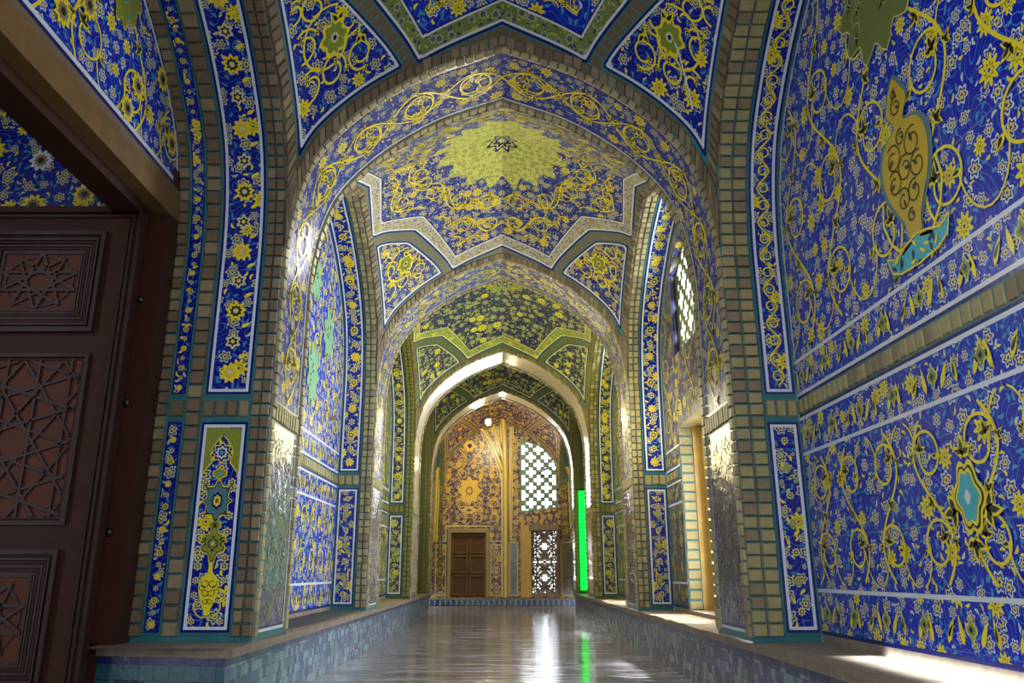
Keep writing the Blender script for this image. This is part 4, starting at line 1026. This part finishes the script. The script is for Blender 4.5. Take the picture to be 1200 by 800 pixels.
# ------------------------------------------------------------------ floor
def floor_mat():
    m, g, b = new_mat('polished_stone_floor'); tc = g.n('ShaderNodeTexCoord').outputs['Object']; p = g.xyz(tc)
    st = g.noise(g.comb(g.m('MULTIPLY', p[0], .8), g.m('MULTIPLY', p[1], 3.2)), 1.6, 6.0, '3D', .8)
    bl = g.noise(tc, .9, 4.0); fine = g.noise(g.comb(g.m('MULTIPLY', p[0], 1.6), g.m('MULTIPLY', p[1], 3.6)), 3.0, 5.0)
    st = g.m('MULTIPLY', g.m('SUBTRACT', st, .3), 2.4); st.node.use_clamp = True; c = g.mix(st, lin(46, 42, 44), lin(186, 184, 196)); c = g.mix(g.m('MULTIPLY', bl, .5), c, lin(108, 104, 120))  # pale bluish streaks painted into the colour as floor reflections
    # cracks
    vo = g.n('ShaderNodeTexVoronoi', feature='DISTANCE_TO_EDGE', voronoi_dimensions='3D')
    g.put(vo.inputs['Vector'], g.v('ADD', g.v('SCALE', tc, sc=.42), g.v('SCALE', g.comb(g.noise(tc, 2.0, 3.0), g.noise(tc, 2.4, 3.0)), sc=.35)))
    c = g.mix(g.lt(vo.outputs[0], .006), c, lin(26, 22, 22))
    for (k, per) in ((0, .9), (1, 1.2)):
        f = g.m('FRACT', g.m('DIVIDE', g.m('ADD', p[k], 10.35), per)); c = g.mix(g.m('MULTIPLY', g.lt(f, .007), .7), c, lin(40, 34, 34))
    g.put(b.inputs['Base Color'], c)
    g.put(b.inputs['Roughness'], g.m('ADD', .03, g.m('MULTIPLY', fine, .18)))
    bump(g, b, g.m('ADD', fine, g.m('MULTIPLY', st, 1.5)), .16, .02)
    return m
MT['floor'] = floor_mat()
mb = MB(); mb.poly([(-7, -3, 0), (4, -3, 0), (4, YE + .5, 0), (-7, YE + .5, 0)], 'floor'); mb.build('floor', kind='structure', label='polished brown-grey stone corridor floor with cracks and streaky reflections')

# ------------------------------------------------------------------ benches
def bench_mat(name, cols, base=.075):
    m, g, b = new_mat(name); uv = uvs(g); p = g.xyz(uv)
    row = g.m('FLOOR', g.m('DIVIDE', p[1], base)); sh = g.m('MULTIPLY', g.m('MODULO', row, 2.0), .5)
    cx = g.m('ADD', g.m('DIVIDE', p[0], base * 1.15), sh); cell = g.comb(g.m('FLOOR', cx), row)
    wn = g.n('ShaderNodeTexWhiteNoise', noise_dimensions='2D'); g.put(wn.inputs['Vector'], cell); r = wn.outputs['Value']
    c = cols[0]
    for i, q in enumerate(cols[1:]): c = g.mix(g.gt(r, (i + 1) / len(cols)), c, q)
    fx = g.m('FRACT', cx); fy = g.m('FRACT', g.m('DIVIDE', p[1], base))
    c = g.mix(g.m('MAXIMUM', g.lt(fx, .05), g.lt(fy, .05)), c, lin(38, 42, 50))
    c = g.mix(g.m('MULTIPLY', g.gt(p[1], .40), .75), c, lin(40, 40, 96))
    g.put(b.inputs['Base Color'], c); b.inputs['Roughness'].default_value = .22
    bump(g, b, g.m('ADD', r, g.noise(uv, 20.0, 2.0)), .35, .006)
    return m
MT['benchR'] = bench_mat('blue_grey_checker_tile', [lin(62, 64, 112), lin(96, 118, 132), lin(80, 90, 118), lin(120, 138, 142), lin(70, 76, 100)])
MT['benchL'] = bench_mat('slate_blue_checker_tile', [lin(96, 122, 140), lin(80, 100, 130), lin(120, 140, 156), lin(66, 84, 120)])
MT['benchF'] = bench_mat('navy_turquoise_checker_tile', [lin(24, 26, 70), lin(44, 84, 96), lin(26, 26, 70), lin(52, 92, 100)], .1)
def bench(sx, y0, y1, label, mat, segs, front=None):
    root = empty('tiled_bench', label, 'bench')
    XB = 1.84; H = .47; mb = MB()
    def face(pts, mt):
        u = 0
        for (x0_, ya_), (x1_, yb_) in zip(pts, pts[1:]):
            l = math.hypot(x1_ - x0_, yb_ - ya_); n = max(1, int(l / 2))
            mb.poly([(x0_, ya_, 0), (x1_, yb_, 0), (x1_, yb_, H), (x0_, ya_, H)], mt, [(u, 0), (u + l, 0), (u + l, H), (u, H)]); u += l
    face([(sx * XB, y0), (sx * XB, y1)], mat)
    if front: face([(sx * XB, y0), (sx * front, y0 + .18)], 'benchF')
    mb.build('tiled_front', root)
    # worn stone slab with uneven lip
    mb = MB(); ys = [y0 - .03]
    while ys[-1] < y1: ys.append(min(y1, ys[-1] + .16 + rnd() * .1))
    lip = [(XB - .045 - rnd() * .022, .515 + (rnd() - .5) * .016) for _ in ys]; lip[0] = (XB - .05, .515)
    def outx(y): return max([W - .01] + [o for (a, b, o) in segs if a - .001 <= y <= b + .001])
    for i in range(len(ys) - 1):
        (xa, za), (xb, zb) = lip[i], lip[i + 1]; A, B = ys[i], ys[i + 1]; oa = ob = W + .95 if front and (A + B) / 2 < 6.1 else W + .56
        t0 = [(sx * xa, A, za), (sx * xb, B, zb)]; t1 = [(sx * ob, B, .52), (sx * oa, A, .52)]
        mb.poly(t0 + t1, 'stone'); e = .012
        mb.poly([(sx * (xa + 0), A, za), (sx * xb, B, zb), (sx * (xb + e), B, .455), (sx * (xa + e), A, .455)], 'stone')
        mb.poly([(sx * (xa + e), A, .455), (sx * (xb + e), B, .455), (sx * (XB + .02), B, .455), (sx * (XB + .02), A, .455)], 'stone')
    if front:
        fx = sx * front; mb.poly([(sx * lip[0][0], ys[0], .515), (fx, ys[0] + .18, .52), (fx, ys[0] + .18, .455), (sx * lip[0][0], ys[0], .455)], 'stone')
        mb.poly([(sx * lip[0][0], ys[0], .5155), (fx, ys[0] + .18, .5205), (fx, 6.3, .5205), (sx * lip[0][0], 6.3, .5155)], 'stone')
    mb.build('stone_slab', root)
    return root
bench(-1, 5.66, 21.0, 'knee-high slate-blue tiled bench with stone slab along the left side', 'benchL', [], 2.78)
bench(1, .5, 21.0, 'knee-high checkered blue-grey tiled bench with worn stone slab along the right side', 'benchR', [])
# end plinth
mb = MB(); S = Surf(lambda a, b: (a, YE - .25, b)); S.flip = 1 if S.nrm(0, 0)[1] < 0 else -1
mb.box((0, YE - .12, .14), (4.6, .26, .28), 'stone')
for k in range(58):
    x = -2.28 + k * .08
    if k % 2: ribbon(mb, S, [(x, .2), (x + .05, .2), (x + .05, .1), (x, .1)], .022, 'paleblue', .004)
    else: ribbon(mb, S, [(x, .07), (x + .06, .07), (x + .06, .21)], .022, 'navy', .004)
grid(mb, S, -2.3, 2.3, .05, .235, 'benchF', .002)
mb.build('baseboard_end', kind='structure', label='low navy and pale patterned tile plinth under the end wall')

# ------------------------------------------------------------------ left doorway: post, beam, leaf, tile behind
mb = MB(); XL = W + .89
mb.box((-(XL + .12), 5.99, 2.1), (.26, .26, 4.2), 'wood'); 
pst = mb.build('trim_1', kind='structure', label='dark wooden door post with round studs beside the narrow rosette panel')
for z in (3.05, 2.23, 1.28, .5):
    mb = MB(); mb.ball((-(XL + .13), 5.865, z), .035, 'iron', 10); mb.build('stud', pst)
mb = MB(); mb.box((-(XL + .16), 4.0, 3.88), (.36, 4.3, .20), 'beamwood'); mb.box((-(XL + .012), 4.0, 4.005), (.06, 4.3, .07), 'brickB')
mb.box((-(XL + .22), 4.0, 3.74), (.22, 4.2, .09), 'wood')
mb.build('trim_2', kind='structure', label='heavy weathered wooden lintel beam crossing the upper left corner')
mb = MB(); S = Surf(lambda a, b: (-3.0 - a, 6.12, b)); S.flip = 1 if S.nrm(1, 1)[1] < 0 else -1
grid(mb, S, -.15, 3.45, 0, 5.58, 'strip', 0, 1, 1, (2, 0))
ok = lambda a, b: 3.6 < b < 5.6
for i in range(6):
    for j in range(3): rosette(mb, S, .12 + i * .42, 3.98 + j * .42 + (i % 2) * .1, .09, 'yellow' if (i + j) % 3 else 'white', 'brickA', 'dark', .01, ok, 10)
ribbon(mb, S, [(-.1, 3.84), (2.7, 3.84)], .03, 'white', .006)
medallion(mb, S, 1.5, 4.5, .35, .5, [(1, 'yellow'), (.85, 'tealdull')], .02, .15, 8)
tp = mb.build('tile_mosaic', label='shadowed blue panel with orange sunflowers above the open wooden door', cat='tile panel')

def build_leaf():
    root = empty('door_2', None, None, None, 'structure'); root['label'] = 'large open dark wooden door leaf with carved star panels at the left edge'
    wd = 1.50; ht = 3.62; th = .07       # local x runs away from the hinge (to -X), origin at hinge foot
    def D(n): return MB()
    mb = MB(); st = .25
    mb.box((-wd / 2, 0, ht / 2), (wd, th, ht), 'wood')
    # moulding along the hinge stile
    for (x, w_, d_) in ((-.015, .03, .03), (-.07, .02, .016), (-.10, .012, .022)): mb.box((x, -th / 2 - d_ / 2, ht / 2), (w_, d_, ht - .02), 'woodedge')
    mb.box((-wd / 2, -th / 2 - .02, ht - .02), (wd, .04, .05), 'wood'); mb.box((-wd / 2, -th / 2 - .012, ht - .07), (wd - .1, .024, .02), 'woodedge')
    mb.build('leaf_board', root)
    for (z0, z1, kind) in ((2.60, 3.42, 's'), (1.20, 2.44, 'g'), (.12, 1.04, 's')):
        p = MB(); x0, x1 = -wd + .30, -st; S = Surf(lambda a, b: (a, -th / 2, b)); S.flip = 1 if S.nrm(0, 0)[1] < 0 else -1
        def ring(i0, w, h, mt):
            q = [(x0 + i0, z0 + i0), (x1 - i0, z0 + i0), (x1 - i0, z1 - i0), (x0 + i0, z1 - i0)]
            ribbon(p, S, q, w, mt, 0.0, None, True, h)
        if kind == 's':
            for k, h in enumerate((.045, .02, .03, .022, .016, .012, .008)): ring(.02 + k * .024, .016 if k else .03, h, 'woodedge' if k % 2 == 0 else 'wood')
            m = .18
        else: ring(.015, .03, .03, 'woodedge'); ring(.045, .012, .018, 'wood'); m = .05
        fr = p.build('panel_moulding', root)
        p = MB(); a0, a1, b0, b1 = x0 + m, x1 - m, z0 + m, z1 - m
        grid(p, S, a0, a1, b0, b1, 'woodcarved', .003)
        okk = lambda a, b: a0 <= a <= a1 and b0 <= b <= b1
        def line(A, B, w=.02, cnt=[0]):
            cnt[0] += 1; dz_ = .0007 * (cnt[0] % 7)
            n = max(2, int(math.hypot(B[0] - A[0], B[1] - A[1]) / .015))
            ribbon(p, S, [(A[0] + (B[0] - A[0]) * t / n, A[1] + (B[1] - A[1]) * t / n) for t in range(n + 1)], w, 'woodedge', .002, okk, False, .020 + dz_)
        if kind == 's':
            c = ((a0 + a1) / 2, (b0 + b1) / 2); R = min(a1 - a0, b1 - b0) / 2 * 1.02; ax = (a1 - a0) / (b1 - b0)
            sx_, sz_ = (ax, 1) if ax > 1 else (1, 1 / ax)
            for i in range(10):
                t0, t1 = 2 * PI * (i + .5) / 10, 2 * PI * (i + 4.5) / 10
                line((c[0] + R * sx_ * math.cos(t0), c[1] + R * sz_ * math.sin(t0)), (c[0] + R * sx_ * math.cos(t1), c[1] + R * sz_ * math.sin(t1)))
            pr = [(c[0] + .86 * R * sx_ * math.cos(PI * i / 15), c[1] + .86 * R * sz_ * math.sin(PI * i / 15)) for i in range(30)]
            ribbon(p, S, pr, .014, 'woodedge', .002, okk, True, .013)
            ribbon(p, S, [(a0, b0), (a1, b0), (a1, b1), (a0, b1)], .014, 'woodedge', .002, None, True, .014)
        else:
            # interlaced straps in five directions
            cxx, czz = (a0 + a1) / 2, (b0 + b1) / 2; sp_ = .235
            for k in range(5):
                an = PI / 10 + k * PI / 5; dx, dz = math.cos(an), math.sin(an)
                for i in range(-5, 6):
                    o_ = (i + .32) * sp_ + .02 * k; px, pz = cxx - dz * o_, czz + dx * o_
                    line((px - dx * 1.2, pz - dz * 1.2), (px + dx * 1.2, pz + dz * 1.2), .018)
        p.build('carved_panel', fr)
    root.location = (-2.80, 5.72, .12); root.rotation_euler = (0, 0, 0)
    return root
build_leaf()

mb = MB()
for q in ([(-XL - .02, 1.6, 5.6), (-XL - .02, 6.2, 5.6), (-6.5, 6.2, 5.6), (-6.5, 1.6, 5.6)], [(-6.5, 1.6, 0), (-6.5, 6.2, 0), (-6.5, 6.2, 5.6), (-6.5, 1.6, 5.6)], [(-XL - .02, 1.6, 0), (-5.3, 1.6, 0), (-5.3, 1.6, 5.6), (-XL - .02, 1.6, 5.6)]): mb.poly(q, 'brickB')  # near wall added and widened to keep sky light off the door leaf
mb.build('wall_passage', kind='structure', label='dark brick walls of the side passage, sized to shade the open wooden door')
# ------------------------------------------------------------------ lamp, mat, cord, green curtain
lp = empty('hanging_lamp', 'bare glowing bulb hanging on a cord in front of the far end wall', 'lamp')
mb = MB(); mb.ball((-.40, 22.6, 5.17), .085, 'bulb', 14, 1.15); mb.build('bulb', lp, True)
mb = MB(); mb.tube([(-.40, 22.6, 5.26), (-.40, 22.6, 5.34)], .035, 'iron', 10); so_ = mb.build('socket', lp)
mb = MB(); mb.tube([(-.40, 22.6, 5.34), (-.40, 22.62, 5.7), (-.40, 22.6, 6.2)], .008, 'iron', 6); mb.build('lamp_cord', so_)
mb = MB()
def matS(a, b): return (a, b, .527)
Sm_ = Surf(matS)
for i in range(26):
    y = 7.3 + i * .14; mb.box((-2.06, y, .529), (.36, .132, .014), 'mat')
mb.build('floor_mat', label='dark grey ribbed mat lying on the left bench before the second arch', cat='mat')
mb = MB(); mb.tube([(1.33, 5.55, 5.62), (1.38, 5.58, 5.35), (1.46, 5.62, 5.1), (1.54, 5.72, 4.84), (1.58, 5.78, 4.7)], .006, 'cord', 6)
mb.build('wire', label='thin white wire hanging across the right kite-shaped panel of the near vault', cat='wire')
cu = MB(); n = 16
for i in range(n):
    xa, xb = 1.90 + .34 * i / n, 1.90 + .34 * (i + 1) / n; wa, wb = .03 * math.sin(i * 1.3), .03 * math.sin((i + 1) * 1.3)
    cu.poly([(xa, 20.02 + wa, .6), (xb, 20.02 + wb, .6), (xb, 20.02 + wb, 2.9), (xa, 20.02 + wa, 2.98)], 'glowgreen')
    cu.poly([(xa, 20.06 + wa, .6), (xa, 20.06 + wa, 2.98), (xb, 20.06 + wb, 2.9), (xb, 20.06 + wb, .6)], 'glowgreen')
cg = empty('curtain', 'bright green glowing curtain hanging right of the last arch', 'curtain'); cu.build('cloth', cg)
mb = MB(); mb.tube([(1.86, 20.04, 3.0), (2.27, 20.04, 3.0)], .015, 'iron'); mb.build('curtain_rod', cg)

# ------------------------------------------------------------------ light
def area(loc, rot, sx_, sy_, e, col=(1, 1, 1), spread=180):
    l = bpy.data.lights.new('daylight_or_beam', 'AREA'); l.shape = 'RECTANGLE'; l.size = sx_; l.size_y = sy_; l.energy = e; l.color = col; l.spread = math.radians(spread)
    o = bpy.data.objects.new('daylight_or_beam', l); COL.objects.link(o); o.location = loc; o.rotation_euler = rot; return o
def point(loc, e, col, r=.15):
    l = bpy.data.lights.new('lamp_or_fill_light', 'POINT'); l.energy = e; l.color = col; l.shadow_soft_size = r
    o = bpy.data.objects.new('lamp_or_fill_light', l); COL.objects.link(o); o.location = loc; return o
w = bpy.data.worlds.new('World'); bpy.context.scene.world = w; w.use_nodes = True
bg = w.node_tree.nodes['Background']; bg.inputs[0].default_value = (.86, .93, 1.0, 1); bg.inputs[1].default_value = 1.7
DAY = (.84, .92, 1.0); WARM = (1.0, .84, .52)
# windows of the right wall: daylight just outside each opening, shining in
for bay, k in ((1, 1.0), (2, .8)):
    yc = sum(BAYS[bay]) / 2
    area((3.3, yc, 1.7), (0, math.radians(90), 0), 2.2, 2.2, 420 * k, DAY)
    area((3.3, yc, 4.6), (0, math.radians(75), 0), 1.6, 2.0, 420 * k, DAY)
    area((3.5, yc + .2, 3.3), (0, math.radians(29), 0), .5, 1.7, 60, (1, .97, .85), 14)
area((1.2, YE + .9, 2.9), (math.radians(-90), 0, 0), 2.0, 4.2, 260, DAY)
# bulb, warm lamps and added fill lights
point((-.40, 22.45, 5.05), 170, WARM, .1)
point((1.26, 15.0, 3.9), 28, (1.0, .80, .32), .1)
point((-1.26, 15.0, 3.9), 14, (1.0, .80, .32), .08)
point((0, 14.2, 3.4), 60, (1.0, .97, .55), .5)  # added soft fill for the third bay, no fixture
point((-1.4, 18.2, 3.4), 30, (1.0, .82, .4), .15)
point((-.2, 18.9, 3.6), 10, (1.0, .95, .55), .4)  # weak added fill for the fourth bay, no fixture
point((1.35, 10.3, 3.0), 55, (1.0, .88, .6), .25)  # added to brighten the second bay and its vault, no fixture
point((-1.5, 8.0, 4.3), 26, (1.0, .95, .85), .25)  # further added fill behind the first left pier, no fixture
# added narrow light inside the bay, making the bright patch on the right ledge
area((-2.2, 4.35, 3.1), (0, math.radians(-59.5), 0), .12, 1.5, 11, DAY, 2)

# ------------------------------------------------------------------ camera
cam = bpy.data.cameras.new('camera'); co = bpy.data.objects.new('camera', cam); COL.objects.link(co)
co.location = (0, 0, 1.0); co.rotation_euler = (math.radians(90 + 16.25), 0, 0)
cam.sensor_width = 36; cam.lens = 930 / 1200 * 36; cam.shift_x = 11.5 / 1200; cam.clip_end = 200
sc = bpy.context.scene; sc.camera = co
sc.view_settings.view_transform = 'Standard'; sc.view_settings.look = 'None'; sc.view_settings.gamma = 1; sc.view_settings.exposure = 0.62
sc.view_settings.use_curve_mapping = False
sc.cycles.use_denoising = True; sc.cycles.max_bounces = 8; sc.cycles.sample_clamp_indirect = 6
